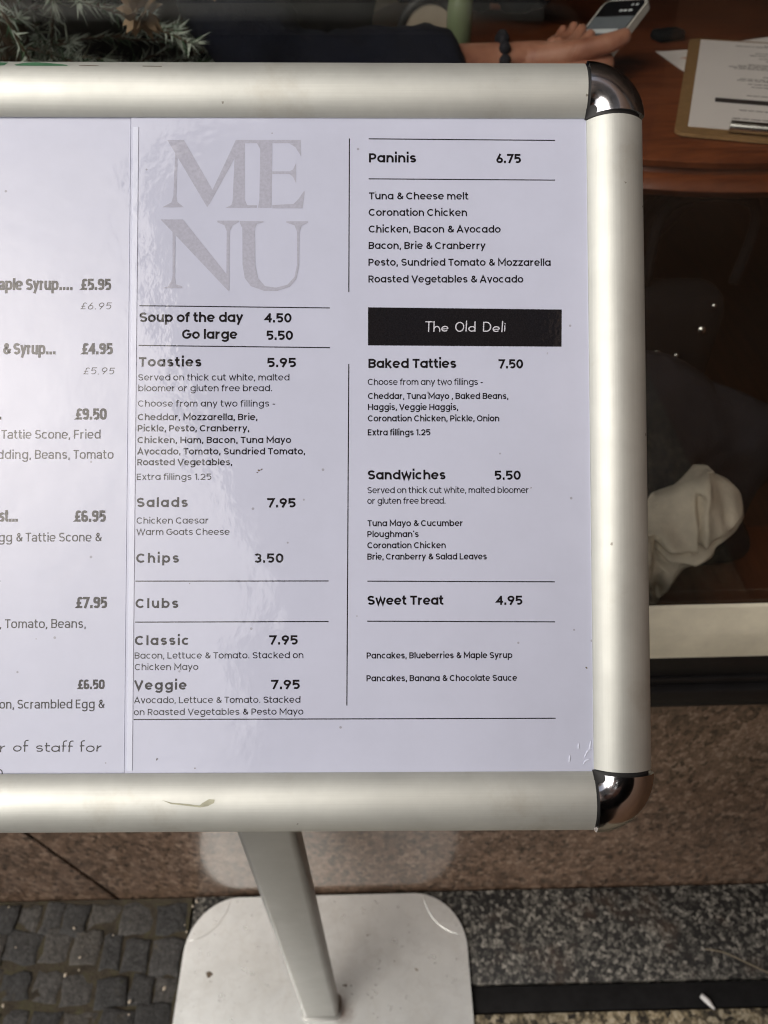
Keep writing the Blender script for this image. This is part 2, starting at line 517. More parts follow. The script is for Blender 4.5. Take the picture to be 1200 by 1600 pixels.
def street_mat():
    m = NT('street_setts')
    b = m.n("ShaderNodeTexBrick")
    b.inputs['Scale'].default_value = 4.5
    b.inputs['Color1'].default_value = (0.05, 0.05, 0.052, 1)
    b.inputs['Color2'].default_value = (0.08, 0.078, 0.075, 1)
    b.inputs['Mortar'].default_value = (0.03, 0.025, 0.018, 1)
    b.inputs['Mortar Size'].default_value = 0.03
    m.l(m.tc.outputs['Object'], b.inputs['Vector'])
    c = m.mix(1.0, b.outputs['Color'], m.ramp(m.noise(2, 5).outputs[0], [(0.3, (0.7, 0.7, 0.7)), (0.7, (1.3, 1.28, 1.2))]), 'MULTIPLY')
    m.set(base=c, rough=0.75)
    m.bump(b.outputs['Fac'], -0.4, 0.01)
    return m.m
M['street'] = street_mat()

# ------------------------------------------------------------------ what is printed on the sheets (mm from the middle of the seam)
LUNCH_TEXT = [
    ('Paninis', 104.12, 122.61, 20.72, 3.96, 'pb'),
    ('6.75', 160.25, 122.43, 10.74, 3.96, 'pb'),
    ('Tuna & Cheese melt', 104.1, 106.08, 43.63, 3.03, 'pm'),
    ('Coronation Chicken', 103.95, 98.74, 43.18, 3.03, 'pm'),
    ('Chicken, Bacon & Avocado', 103.94, 91.34, 57.92, 3.02, 'pm'),
    ('Bacon, Brie & Cranberry', 103.93, 84.02, 51.26, 3.02, 'pm'),
    ('Pesto, Sundried Tomato & Mozzarella', 103.84, 76.61, 79.85, 3.01, 'pm'),
    ('Roasted Vegetables & Avocado', 103.83, 69.17, 67.84, 3.01, 'pm'),
    ('Baked Tatties', 103.78, 31.52, 38.25, 3.88, 'pb'),
    ('7.50', 160.49, 31.32, 10.72, 3.89, 'pb'),
    ('Choose from any two fillings -', 103.5, 24.07, 50.04, 2.58, 'pr'),
    ('Cheddar, Tuna Mayo , Baked Beans,', 103.57, 17.9, 61.09, 2.58, 'pm'),
    ('Haggis, Veggie Haggis,', 103.57, 13.08, 39.21, 2.58, 'pm'),
    ('Coronation Chicken, Pickle, Onion', 103.48, 8.12, 57.12, 2.58, 'pm'),
    ('Extra fillings 1.25', 103.47, 2.03, 27.16, 2.57, 'pm'),
    ('Sandwiches', 103.45, -17.15, 33.69, 3.84, 'pb'),
    ('5.50', 158.46, -17.35, 11.3, 3.85, 'pb'),
    ('Served on thick cut white, malted bloomer', 103.33, -23.1, 69.91, 2.56, 'pr'),
    ('or gluten free bread.', 103.24, -27.71, 33.84, 2.55, 'pr'),
    ('Tuna Mayo & Cucumber', 103.31, -37.42, 41.21, 2.55, 'pm'),
    ("Ploughman's", 103.23, -42.11, 22.15, 2.55, 'pm'),
    ('Coronation Chicken', 103.22, -46.94, 33.85, 2.54, 'pm'),
    ('Brie, Cranberry & Salad Leaves', 103.22, -51.82, 51.56, 2.54, 'pm'),
    ('Sweet Treat', 103.28, -71.28, 32.68, 3.8, 'pb'),
    ('4.95', 158.71, -71.4, 11.34, 3.8, 'pb'),
    ('Pancakes, Blueberries & Maple Syrup', 102.89, -94.23, 62.63, 2.52, 'pm'),
    ('Pancakes, Banana & Chocolate Sauce', 102.8, -103.94, 64.69, 2.51, 'pm'),
    ('Soup of the day', 4.14, 51.71, 45.03, 4.03, 'pb'),
    ('4.50', 58.57, 51.5, 11.66, 3.95, 'pb'),
    ('Go large', 22.62, 44.31, 24.08, 3.94, 'pb'),
    ('5.50', 59.38, 43.84, 11.49, 3.94, 'pb'),
    ('Toasties', 4.07, 32.17, 27.11, 3.93, 'pb'),
    ('5.95', 59.7, 31.89, 12.53, 3.93, 'pb'),
    ('Served on thick cut white, malted', 3.86, 26.06, 65.55, 2.64, 'pr'),
    ('bloomer or gluten free bread.', 3.9, 21.35, 58.03, 2.63, 'pr'),
    ('Choose from any two fillings -', 3.8, 14.64, 59.44, 2.63, 'pr'),
    ('Cheddar, Mozzarella, Brie,', 3.77, 8.71, 51.79, 2.68, 'pm'),
    ('Pickle, Pesto, Cranberry,', 3.82, 3.83, 48.24, 2.68, 'pm'),
    ('Chicken, Ham, Bacon, Tuna Mayo', 3.73, -1.28, 66.49, 2.68, 'pm'),
    ('Avocado, Tomato, Sundried Tomato,', 3.73, -6.21, 72.53, 2.67, 'pm'),
    ('Roasted Vegetables,', 3.77, -10.89, 40.99, 2.67, 'pm'),
    ('Extra fillings 1.25', 3.61, -17.22, 32.16, 2.61, 'pr'),
    ('Salads', 3.73, -28.96, 21.91, 3.88, 'pb'),
    ('7.95', 59.92, -29.21, 12.31, 3.88, 'pb'),
    ('Chicken Caesar', 3.69, -36.11, 30.99, 2.6, 'pr'),
    ('Warm Goats Cheese', 3.73, -41.03, 40.08, 2.6, 'pr'),
    ('Chips', 3.69, -52.95, 18.35, 3.86, 'pb'),
    ('3.50', 54.35, -53.05, 12.69, 3.86, 'pb'),
    ('Clubs', 3.6, -72.37, 18.34, 3.84, 'pb'),
    ('Classic', 3.48, -88.2, 23.3, 3.83, 'pb'),
    ('7.95', 60.99, -88.14, 12.28, 3.83, 'pb'),
    ('Bacon, Lettuce & Tomato. Stacked on', 3.46, -93.98, 72.22, 2.57, 'pr'),
    ('Chicken Mayo', 3.51, -98.85, 27.19, 2.56, 'pr'),
    ('Veggie', 3.4, -107.2, 22.43, 3.81, 'pb'),
    ('7.95', 61.85, -107.11, 12.34, 3.82, 'pb'),
    ('Avocado, Lettuce & Tomato. Stacked', 3.4, -112.92, 71.05, 2.56, 'pr'),
    ('on Roasted Vegetables & Pesto Mayo', 3.34, -117.97, 72.38, 2.55, 'pr'),
]
BREAKFAST_TEXT = [
    ('Maple Syrup....', -61.73, 65.83, 36.61, 4.8, 'an'),
    ('£5.95', -21.42, 65.85, 12.89, 4.8, 'an'),
    ('£6.95', -21.59, 57.33, 12.93, 2.82, 'ha'),
    ('& Syrup...', -55.03, 37.55, 22.86, 4.77, 'an'),
    ('£4.95', -20.66, 37.56, 13.18, 4.77, 'an'),
    ('£5.95', -20.13, 28.81, 13.17, 2.8, 'ha'),
    ('...', -58.57, 9.05, 3.31, 4.74, 'an'),
    ('£9.50', -23.01, 9.02, 13.22, 4.74, 'an'),
    ('Tattie Scone, Fried', -55.13, 0.76, 42.8, 3.7, 'ba'),
    ('Pudding, Beans, Tomato', -62.7, -7.99, 56.08, 3.7, 'ba'),
    ('st...', -55.37, -35.18, 7.97, 4.69, 'an'),
    ('£6.95', -22.98, -35.24, 13.27, 4.7, 'an'),
    ('Egg & Tattie Scone &', -58.25, -43.76, 46.79, 3.67, 'ba'),
    ('£7.95', -21.79, -72.38, 13.05, 4.66, 'an'),
    (', Tomato, Beans,', -54.36, -80.81, 36.67, 3.64, 'ba'),
    ('£6.50', -20.65, -106.91, 11.31, 3.94, 'an'),
    ('on, Scrambled Egg &', -54.08, -115.05, 44.66, 3.61, 'ba'),
    ('r of staff for', -53.51, -133.35, 43.13, 4.6, 'sc'),
    ('n.', -54.98, -143.08, 4.07, 4.04, 'sc'),
]
BANNER_TEXT = ('The Old Deli', 128.49, 47.5, 35.0, 4.32, 'sc')
BANNER = [(103.62, 58.24), (188.41, 57.3), (188.1, 40.9), (103.6, 41.45)]
RULES = [
    ((103.99, 133.2), (186.22, 132.68)),
    ((103.97, 115.28), (186.04, 114.87)),
    ((103.21, -61.06), (184.19, -61.52)),
    ((103.1, -78.24), (184.1, -78.74)),
    ((3.25, -119.79), (183.96, -119.93)),
    ((95.53, 133.33), (95.23, 64.89)),
    ((95.22, 33.29), (94.36, -114.15)),
    ((3.98, 58.89), (86.98, 57.95)),
    ((3.87, 41.43), (86.99, 40.46)),
    ((3.49, -60.82), (86.51, -60.93)),
    ((3.52, -78.37), (86.52, -78.33)),
]
MENU_SHAPES = [
    [(15.54, 132.48), (22.83, 132.5), (36.5, 108.62), (33.26, 102.47)],
    [(32.63, 103.91), (34.22, 103.92), (49.53, 132.56), (45.62, 132.55)],
    [(19.12, 129.22), (20.2, 127.59), (19.74, 107.5), (20.2, 104.8), (23.06, 102.45), (13.66, 102.44), (17.55, 104.61), (18.41, 107.5)],
    [(45.28, 129.28), (49.54, 132.38), (49.66, 105.75), (50.74, 103.49), (50.74, 102.23), (41.24, 102.21), (43.81, 103.48), (44.33, 105.29)],
    [(45.97, 132.56), (74.04, 132.62), (74.13, 131.17), (49.54, 131.11), (45.98, 131.1)],
    [(54.88, 131.12), (61.66, 131.14), (61.4, 102.25), (55.45, 102.24), (56.05, 105.76), (56.32, 128.4)],
    [(50.74, 103.4), (55.0, 103.41), (55.0, 102.24), (50.74, 102.23)],
    [(61.75, 103.51), (70.99, 103.98), (73.21, 106.24), (75.42, 109.59), (75.96, 109.59), (74.99, 102.09), (61.75, 102.07)],
    [(74.13, 131.17), (74.32, 125.18), (73.43, 126.63), (71.82, 129.35), (69.14, 130.98)],
    [(61.7, 118.53), (69.17, 118.54), (70.77, 119.36), (72.1, 122.27), (72.12, 113.21), (70.78, 116.1), (69.18, 117.37), (61.7, 117.35)],
    [(12.91, 97.03), (22.66, 97.04), (42.92, 71.54), (42.78, 65.27)],
    [(18.18, 91.72), (19.43, 90.2), (19.4, 71.52), (19.78, 68.39), (22.62, 67.41), (22.62, 66.6), (13.62, 66.59), (16.44, 67.4), (17.83, 69.73), (18.34, 72.42)],
    [(37.73, 96.53), (47.22, 96.54), (47.22, 96.0), (44.39, 94.46), (43.16, 91.76), (43.13, 65.45), (41.79, 67.96), (41.83, 91.76), (40.84, 94.46), (37.73, 95.81)],
    [(47.57, 96.36), (57.87, 96.38), (57.87, 95.75), (55.03, 95.2), (54.15, 93.13), (54.4, 76.94), (55.66, 71.02), (58.68, 67.53), (63.55, 66.9), (68.42, 68.16), (71.51, 71.57), (72.56, 76.96), (72.53, 91.8), (71.45, 94.5), (67.9, 95.67), (67.9, 96.3), (77.4, 96.32), (77.4, 95.69), (74.56, 94.24), (73.68, 91.35), (73.54, 76.51), (72.31, 70.67), (69.48, 67.27), (64.0, 65.47), (58.25, 65.46), (52.49, 67.52), (49.82, 71.1), (48.82, 76.93), (48.65, 93.12), (47.58, 95.37)],
]

# ------------------------------------------------------------------ ground
WALL_Y = 0.429
def sheet_obj(name, x0, y0, x1, y1, z, mat, kind='structure'):
    o = link_obj(name, data_mesh(name, [(x0, y0, z), (x1, y0, z), (x1, y1, z), (x0, y1, z)], [(0, 1, 2, 3)]), mat)
    return tag(o, kind=kind)
sheet_obj('ground', -200, -200, 200, 200, -0.03, M['street'])

slab = box_obj('granite_kerb_slab', (-0.305, 0.2995, -0.10), (2.6, WALL_Y - 0.002, 0.0), M['slab'], bevel=0.003)
tag(slab, kind='structure')
strip = box_obj('black_drain_strip', (-0.305, 0.2655, -0.10), (2.6, 0.2975, -0.003), M['strip'], bevel=0.002)
tag(strip, kind='structure')
agg = box_obj('aggregate_pavement', (-0.305, -1.6, -0.10), (2.6, 0.2635, -0.001), M['aggregate'], bevel=0.002)
tag(agg, kind='structure')

pave = box_obj('sett_pavement', (-1.35, -0.35, -0.10), (-0.309, WALL_Y - 0.002, -0.0045), M['mortar'])
tag(pave, kind='structure')

def sett_mesh(i):
    """a split stone: uneven outline of 12 points, flat but broken top"""
    rnd = random.Random(100 + i)
    out = []
    for k in range(12):
        side, t = divmod(k, 3)
        t /= 3.0
        a, b = [((-.5, -.5), (.5, -.5)), ((.5, -.5), (.5, .5)), ((.5, .5), (-.5, .5)), ((-.5, .5), (-.5, -.5))][side]
        r_ = .075 if t else .06
        out.append((a[0] + (b[0] - a[0]) * t + rnd.uniform(-r_, r_ * .7), a[1] + (b[1] - a[1]) * t + rnd.uniform(-r_, r_ * .7)))
    tl = (rnd.uniform(-.16, .16), rnd.uniform(-.16, .16))
    H = lambda x, y, d: tl[0] * x + tl[1] * y + d
    vs = [(x * .86, y * .86, H(x, y, rnd.uniform(-.06, .04))) for x, y in out]
    vs += [(x, y, H(x, y, -.16 + rnd.uniform(-.08, .05))) for x, y in out]
    vs += [(x * 1.03, y * 1.03, -.9) for x, y in out]
    vs += [(x * .45, y * .45, H(x, y, rnd.uniform(-.05, .08))) for x, y in out[::3]]
    vs.append((0, 0, rnd.uniform(-.03, .08)))
    fs = []
    for k in range(12):
        j = (k + 1) % 12
        fs += [(k, k + 12, j + 12, j), (k + 12, k + 24, j + 24, j + 12)]
        q, q2 = 36 + k // 3, 36 + (k // 3 + 1) % 4
        fs.append((q, k, j) if k % 3 < 2 else (q, k, j, q2))
    for k in range(4): fs.append((40, 36 + k, 36 + (k + 1) % 4))
    return data_mesh('sett', vs, fs, True)
setts = [sett_mesh(i) for i in range(18)]
for me in setts: me.materials.append(M['sett'])
rnd = random.Random(5)
y = WALL_Y - 0.006
row = 0
while y > -0.30:
    hgt = rnd.uniform(0.040, 0.050)
    x = -0.312
    while x > -1.0:
        w = rnd.choice((.034, .040, .046, .052)) * rnd.uniform(.92, 1.1)
        o = bpy.data.objects.new('sett', rnd.choice(setts))
        COL.objects.link(o)
        o.parent = pave
        dy = .008 * math.sin(x * 11 + row) + rnd.uniform(-.004, .004)
        if row == 0: dy = min(dy, 0)
        o.location = (x - w / 2, y - hgt / 2 + dy, -.002 + rnd.uniform(-.002, .0018))
        o.rotation_euler = (rnd.uniform(-.03, .03), rnd.uniform(-.03, .03), rnd.uniform(-.13, .13) + rnd.choice((0, PI)))
        o.scale = (w - rnd.uniform(-.001, .0045), hgt - rnd.uniform(-.001, .0045), 0.015)
        x -= w
    y -= hgt
    row += 1

# grit scattered on the setts, and litter on the strip
bm = bmesh.new()
rnd = random.Random(11)
for k in range(24):
    gx, gy = rnd.uniform(-.62, -.30), rnd.uniform(.20, .42)
    r_ = rnd.uniform(.0009, .0024)
    g = bmesh.ops.create_icosphere(bm, subdivisions=1, radius=1)
    bmesh.ops.transform(bm, matrix=Matrix.Translation((gx, gy, 0.002 + r_ * .5)) @ Matrix.Rotation(rnd.uniform(0, 3), 4, 'Z') @ Matrix.Diagonal((r_ * 1.4, r_, r_ * .8, 1)), verts=g['verts'])
grit = link_obj('grit', bm_mesh('grit', bm), M['chip_white'])
tag(grit, kind='stuff')
bm = bmesh.new()
add_tube(bm, [(.4275, .279, .003), (.434, .2715, .0045), (.441, .262, .003)], [.0035, .0042, .0015], 8)
o = link_obj('paper_scrap', bm_mesh('paper_scrap', bm, True), M['tissue'])
tag(o, 'small twisted white paper scrap lying on the black strip at the right', 'litter')
bm = bmesh.new()
add_tube(bm, catmull([(.452, .337, .003), (.475, .331, .007), (.505, .317, .006), (.545, .297, .004)]), .0010, 6)
o = link_obj('dry_stalk', bm_mesh('dry_stalk', bm, True), M['straw'])
tag(o, 'thin pale curved stalk lying on the speckled grey granite at the right', 'twig')

# ------------------------------------------------------------------ the shop front
shop = thing('shop_front', 'dark shop window above a polished brown granite plinth, behind the menu stand', 'shop front', (0, 0.55, 0))
SO = Vector((0, 0.55, 0))
def shop_box(name, lo, hi, mat, bevel=0.002, parent=None):
    return box_obj(name, lo, hi, mat, parent or shop, bevel, off=SO)
PT = 0.538
def plinth(x00, x01, x10, x11, name='plinth_slab'):
    """slab with slanted ends: bottom from x00 to x10, top from x01 to x11"""
    bm = bmesh.new()
    f = [(x00, -0.1), (x10, -0.1), (x11, PT), (x01, PT)]
    a = [bm.verts.new(Vector((x, WALL_Y, z)) - SO) for x, z in f]
    b = [bm.verts.new(Vector((x, WALL_Y + .05, z)) - SO) for x, z in f]
    ff = bm.faces.new(a)
    bm.faces.new(b[::-1])
    for i in range(4): bm.faces.new((a[(i + 1) % 4], a[i], b[i], b[(i + 1) % 4]))
    bmesh.ops.bevel(bm, geom=list(ff.edges), offset=0.0016, segments=2, affect='EDGES', profile=0.5)
    bmesh.ops.recalc_face_normals(bm, faces=bm.faces)
    return link_obj(name, bm_mesh(name, bm), M['plinth'], shop)
plinth(-0.4020, -0.549, 0.86, 0.86)
plinth(-1.75, -1.75, -0.4085, -0.5555)
shop_box('joint_backing', (-1.75, WALL_Y + .004, -0.1), (0.86, WALL_Y + .06, PT - .004), M['gap_fill'], 0)
shop_box('window_sill', (-1.75, WALL_Y - .012, PT), (0.86, WALL_Y + .06, PT + .030), M['sill'], .004)
shop_box('window_frame', (-1.75, WALL_Y - .004, PT + .0305), (0.86, WALL_Y + .004, PT + .042), M['sill'], .002)
shop_box('window_frame', (-1.75, WALL_Y - .001, PT + .0425), (0.86, WALL_Y + .0045, .616), M['sill'], .002)
# cream painted rail at the foot of the glass
bm = bmesh.new()
_pf = [(WALL_Y - .004, .6165), (WALL_Y - .004, .655), (WALL_Y + .0005, .6905), (WALL_Y + .0040, .692), (WALL_Y + .0040, .6165)]
_a = [bm.verts.new(Vector((-1.73, y_, z_)) - SO) for y_, z_ in _pf]
_b = [bm.verts.new(Vector((0.84, y_, z_)) - SO) for y_, z_ in _pf]
bm.faces.new(_a); bm.faces.new(_b[::-1])
for i in range(5): bm.faces.new((_a[(i + 1) % 5], _a[i], _b[i], _b[(i + 1) % 5]))
bmesh.ops.bevel(bm, geom=[e for e in bm.edges if abs(e.verts[0].co.x - e.verts[1].co.x) > 1], offset=.0018, segments=2, affect='EDGES', profile=0.5)
bmesh.ops.recalc_face_normals(bm, faces=bm.faces)
link_obj('window_rail', bm_mesh('window_rail', bm, True, 40), M['cream'], shop)
shop_box('window_board', (-1.75, WALL_Y + .0115, .52), (0.86, .506, .600), M['panelwood'], .004)
shop_box('window_pane', (-1.72, WALL_Y + .005, .600), (0.84, WALL_Y + .011, 2.38), M['glass'], 0)
shop_box('window_frame', (-1.75, WALL_Y - .02, 2.38), (0.86, .50, 2.46), M['sill'], .004)
for xx in (-1.75, 0.84):
    shop_box('window_frame', (xx, WALL_Y - .02, .60), (xx + .02, .50, 2.38), M['sill'], .003)
shop_box('pilaster', (.86, WALL_Y - .06, -0.1), (1.25, .60, 2.9), M['plinth'], .006)
shop_box('sky_block_wall', (.74, -1.30, 0.002), (1.20, WALL_Y - .062, 3.4), M['brownwall'], .008)  # unseen wall added to keep sky off the right and reflect brown
shop_box('pilaster', (-2.15, WALL_Y - .06, -0.1), (-1.75, .60, 2.9), M['plinth'], .006)
shop_box('fascia', (-1.75, WALL_Y - .04, 2.46), (0.86, .60, 2.9), M['fascia'], .006)
shop_box('upper_wall', (-6.0, WALL_Y + .05, 2.9), (6.0, .75, 9.0), M['stone'], .01)
shop_box('side_wall', (1.25, WALL_Y + .05, -0.1), (6.0, .75, 2.9), M['stone'], .01)
shop_box('side_wall', (-6.0, WALL_Y + .05, -0.1), (-2.15, .75, 2.9), M['stone'], .01)
# the room
shop_box('room_floor', (-3.0, .50, .10), (3.0, 5.5, .25), M['floor'], 0)
shop_box('room_wall', (-3.0, 5.5, .25), (3.0, 5.6, 2.9), M['room'], 0)
shop_box('room_wall', (-3.1, .75, .10), (-3.0, 5.6, 2.9), M['room'], 0)
shop_box('room_wall', (3.0, .75, .10), (3.1, 5.6, 2.9), M['room'], 0)
shop_box('room_ceiling', (-3.0, .75, 2.85), (3.0, 5.5, 2.95), M['ceiling'], 0)
shop_box('wall_under_window', (-1.75, .487, .10), (0.86, .505, .545), M['room'], 0)

# ------------------------------------------------------------------ unseen building opposite, outline shaped to the glare edge on the sheets
prof = [(-0.4, -0.1), (-0.6, 4.2), (-1.0, 5.3), (-1.5, 5.9), (-1.25, 6.4), (-0.9, 7.1), (-1.2, 9.3), (-1.9, 11.2), (-2.8, 14.0),
        (-4.1, 16.6), (-5.2, 19.1), (-5.7, 20.8), (-5.3, 24.0), (-4.6, 27.0), (-2.0, 30.0), (14, 30), (14, -0.1)]

# ------------------------------------------------------------------ lettering: a stroke alphabet drawn for the print
def arc(cx, cy, rx, ry, a0, a1, n=2.0, k=None):
    k = k or max(4, int(abs(a1 - a0) / 14))
    out = []
    for i in range(k + 1):
        t = math.radians(a0 + (a1 - a0) * i / k)
        c, s = math.cos(t), math.sin(t)
        out.append((cx + rx * math.copysign(abs(c) ** (2 / n), c), cy + ry * math.copysign(abs(s) ** (2 / n), s)))
    return out

class Face:
    """cap height .70; wt = stroke width, sx = width factor, n = squareness of the bowls"""
    def __init__(s, wt, sx=1.0, xh=0.55, n=2.0, two_storey=False, asc=0.74, sb=0.05, hand=0.0, slant=0.0):
        s.w, s.sx, s.xh, s.n, s.two, s.asc, s.sb, s.hand, s.slant = wt, sx, xh, n, two_storey, asc, sb, hand, slant
    def glyph(s, ch):
        w, h, sx, X, n, A = s.w, s.w / 2, s.sx, s.xh, s.n, s.asc
        C, D = 0.70, -0.20
        def B(v): return v * sx
        def bowl(bw, y0=0.0, y1=None):
            y1 = X if y1 is None else y1
            return arc(bw / 2, (y0 + y1) / 2, bw / 2 - h, (y1 - y0) / 2 - h, 0, 360, n, 26)[:-1], True
        def st(*p): return (list(p), False)
        if ch in 'abdgopqce':
            bw = B(.58)
            o = bowl(bw)
            if ch == 'o': return [o], bw
            if ch == 'a':
                if s.two:
                    bw = B(.52)
                    top = arc(bw / 2, X - h - (X * .30), bw / 2 - h, X * .30, 160, 0, n)
                    return [(top + [(bw - h, 0)], False), (arc(bw / 2, X * .30, bw / 2 - h, X * .30 - h, 0, 360, n, 22)[:-1], True)], bw
                return [o, st((bw - h, 0), (bw - h, X))], bw
            if ch == 'b': return [o, st((h, 0), (h, A))], bw
            if ch == 'd': return [o, st((bw - h, 0), (bw - h, A))], bw
            if ch == 'p': return [o, st((h, D), (h, X))], bw
            if ch == 'q': return [o, st((bw - h, D), (bw - h, X))], bw
            if ch == 'g': return [o, ([(bw - h, X), (bw - h, -.02)] + arc(bw / 2, -.02, bw / 2 - h, .21 - h, 0, -155, n)[1:], False)], bw
            if ch == 'c': return [(arc(bw / 2, X / 2, bw / 2 - h, X / 2 - h, 48, 312, n), False)], bw * .95
            if ch == 'e': return [([(h, X / 2 - .01), (bw - h, X / 2 - .01)], False, .72), (arc(bw / 2, X / 2, bw / 2 - h, X / 2 - h, 0, 318, n), False)], bw
        if ch in 'nhmru':
            bw = B(.53)
            ry = min(X - h - .04, B(.53) / 2 - h + .03)
            def arch(x0, x1): return [(x0, X - h - ry)] + arc((x0 + x1) / 2, X - h - ry, (x1 - x0) / 2, ry, 180, 0, n)[1:] + [(x1, 0)]
            if ch == 'n': return [st((h, 0), (h, X)), (arch(h, bw - h), False)], bw
            if ch == 'h': return [st((h, 0), (h, A)), (arch(h, bw - h), False)], bw
            if ch == 'm':
                bw = B(.84)
                c = bw / 2
                return [st((h, 0), (h, X)), (arch(h, c), False), (arch(c, bw - h), False)], bw
            if ch == 'r':
                bw = B(.34)
                return [st((h, 0), (h, X)), (arc(h + (bw - h), X - h - ry, bw - h, ry, 180, 95, n), False)], bw
            if ch == 'u':
                return [st((bw - h, 0), (bw - h, X)), ([(h, X), (h, h + ry)] + arc(bw / 2, h + ry, bw / 2 - h, ry, 180, 360, n)[1:], False)], bw
        if ch == 'f':
            bw = B(.34); x = B(.07) + h
            return [([(x, 0), (x, A - .17)] + arc(x + B(.15), A - h - .12, B(.15), .12, 180, 90, n)[1:] + [(bw, A - h)], False), st((0, X - h), (bw - .02, X - h))], bw * .95
        if ch == 't':
            bw = B(.34); x = B(.07) + h
            return [([(x, X + .15), (x, .16)] + arc(x + B(.14), h + .1, B(.14), .1, 180, 270, n)[1:] + [(bw, h)], False), st((0, X - h), (bw - .01, X - h))], bw
        if ch == 'i':
            r = w * .60
            return [st((h, 0), (h, X)), st((h, X + .09), (h, X + .09 + 2 * r))], w
        if ch == 'l': return [st((h, 0), (h, A))], w
        if ch == 'k':
            bw = B(.50)
            return [st((h, 0), (h, A)), st((h, X * .40), (bw - h, X)), st((bw * .38, X * .56), (bw - h * .7, 0))], bw
        if ch in 'sS':
            Y, bw = (X, B(.45)) if ch == 's' else (C, B(.56))
            ry = (Y - w) / 4
            rx = bw / 2 - h
            up = arc(bw / 2, Y - h - ry, rx, ry, 25, 270, min(n, 2.4))
            dn = arc(bw / 2, h + ry, rx, ry, 90, -155, min(n, 2.4))
            return [(up + dn[1:], False)], bw
        if ch in 'vwxyz':
            if ch == 'v': bw = B(.52); return [st((h * .8, X), (bw / 2, h * .6), (bw - h * .8, X))], bw
            if ch == 'w':
                bw = B(.80)
                return [st((h * .8, X), (bw * .28, h * .6), (bw / 2, X - h * .6), (bw * .72, h * .6), (bw - h * .8, X))], bw
            if ch == 'x': bw = B(.50); return [st((h, X), (bw - h, 0)), st((h, 0), (bw - h, X))], bw
            if ch == 'y': bw = B(.52); return [st((h * .8, X), (bw / 2, h * .5)), st((bw - h * .8, X), (bw * .24, D))], bw
            if ch == 'z': bw = B(.46); return [st((0, X - h), (bw - h, X - h), (h, h), (bw, h))], bw
        if ch == 'j': return [([(h + B(.1), X), (h + B(.1), D + h), (0, D + h)], False), st((h + B(.1), X + .09), (h + B(.1), X + .09 + w))], w + B(.1)
        if ch.isdigit():
            bw = B(.55)
            c = bw / 2
            if ch == '0': return [bowl(bw * 1.04, 0, C)], bw * 1.04
            if ch == '1': return [st((B(.0), C - h - .06), (B(.12), C - h), (B(.20), C - h)), st((B(.20) , C), (B(.20), 0))], B(.20) + h
            if ch == '2':
                r = c - h
                return [(arc(c, C - h - r * .95, r, r * .95, 165, -25, n) + [(h, h), (bw, h)], False)], bw
            if ch == '3':
                r1 = (C - w) / 4
                return [(arc(c, C - h - r1, c - h - .01, r1, 150, -90, n), False), (arc(c, h + r1, c - h, r1 + .0, 90, -150, n), False)], bw
            if ch == '4': return [st((B(.40), 0), (B(.40), C)), st((B(.40), C - h), (h, .17 + h), (B(.56), .17 + h))], B(.56)
            if ch == '5':
                r = min(.205, (C - 2 * w - .075) / 2)
                return [([(bw - .03, C - h), (h + .03, C - h), (h + .02, h + r * 1.78)] + arc(c, h + r, c - h, r, 116, -132, n), False)], bw
            if ch == '6': return [bowl(bw, 0, .45), st((h + .01, .27), (bw * .62, C))] if n < 2.2 else [bowl(bw, 0, .42), (arc(c, C / 2, c - h, C / 2 - h, 40, 180, n), False)], bw
            if ch == '7': return [st((0, C - h), (bw - h, C - h), (bw * .32, 0))], bw
            if ch == '8': return [bowl(bw, 0, .39), (arc(c, .36 + (C - .36) / 2 - h * .3, c - h - .02, (C - .36) / 2 - h * .7, 0, 360, n, 22)[:-1], True)], bw
            if ch == '9': return [bowl(bw, C - .45, C), st((bw - h - .01, C - .27), (bw * .38, 0))] if n < 2.2 else [bowl(bw, C - .42, C), (arc(c, C / 2, c - h, C / 2 - h, 0, -140, n), False)], bw
        if ch == '.': return [st((h * 1.3, 0), (h * 1.3, w * 1.25))], w * 1.3
        if ch == ',': return [st((h * 1.3, w * 1.1), (h * .7, -.10))], w * 1.1
        if ch == "'": return [st((h, A), (h, A - .17))], w
        if ch == '-': return [st((0, X * .48), (B(.27), X * .48))], B(.27)
        if ch == '&':
            bw = B(.62)
            p = [(.60, .34), (.53, .17), (.36, .03), (.19, .03), (.07, .16), (.12, .31), (.33, .44), (.38, .56), (.30, .66), (.18, .63), (.16, .51), (.28, .36), (.60, .0)]
            k = 1 - w * .55
            q = [(B(x) * k + h * .6, y * (1 - w) + h * .9) for x, y in p]
            return [([(v.x, v.y) for v in catmull([(a, b, 0) for a, b in q[:-1]], 4)] + [q[-1]], False)], bw
        if ch == '\u00a3':
            bw = B(.50)
            return [(arc(bw * .62, C - h - .15, bw * .34 - h * .3, .15, 20, 180, n) + [(bw * .28 + h * .3, .12), (h, h), (bw, h)], False), st((0, C * .45), (bw * .8, C * .45))], bw
        # capitals
        bw = B(.60)
        if ch == 'A': bw = B(.68); return [st((h * .7, 0), (bw / 2, C - h * .5), (bw - h * .7, 0)), st((bw * .22, .20), (bw * .78, .20))], bw
        if ch == 'B':
            bw = B(.56); m = C * .53
            t = [(h, m), (bw * .55, m)] + arc(bw * .55, (m + C - h) / 2, bw * .40 - h * .5, (C - h - m) / 2, -90, 90, n)[1:] + [(h, C - h)]
            d = [(h, h), (bw * .55, h)] + arc(bw * .55, (m + h) / 2, bw * .45 - h, (m - h) / 2, -90, 90, n)[1:] + [(h, m)]
            return [st((h, 0), (h, C)), (t, False), (d, False)], bw
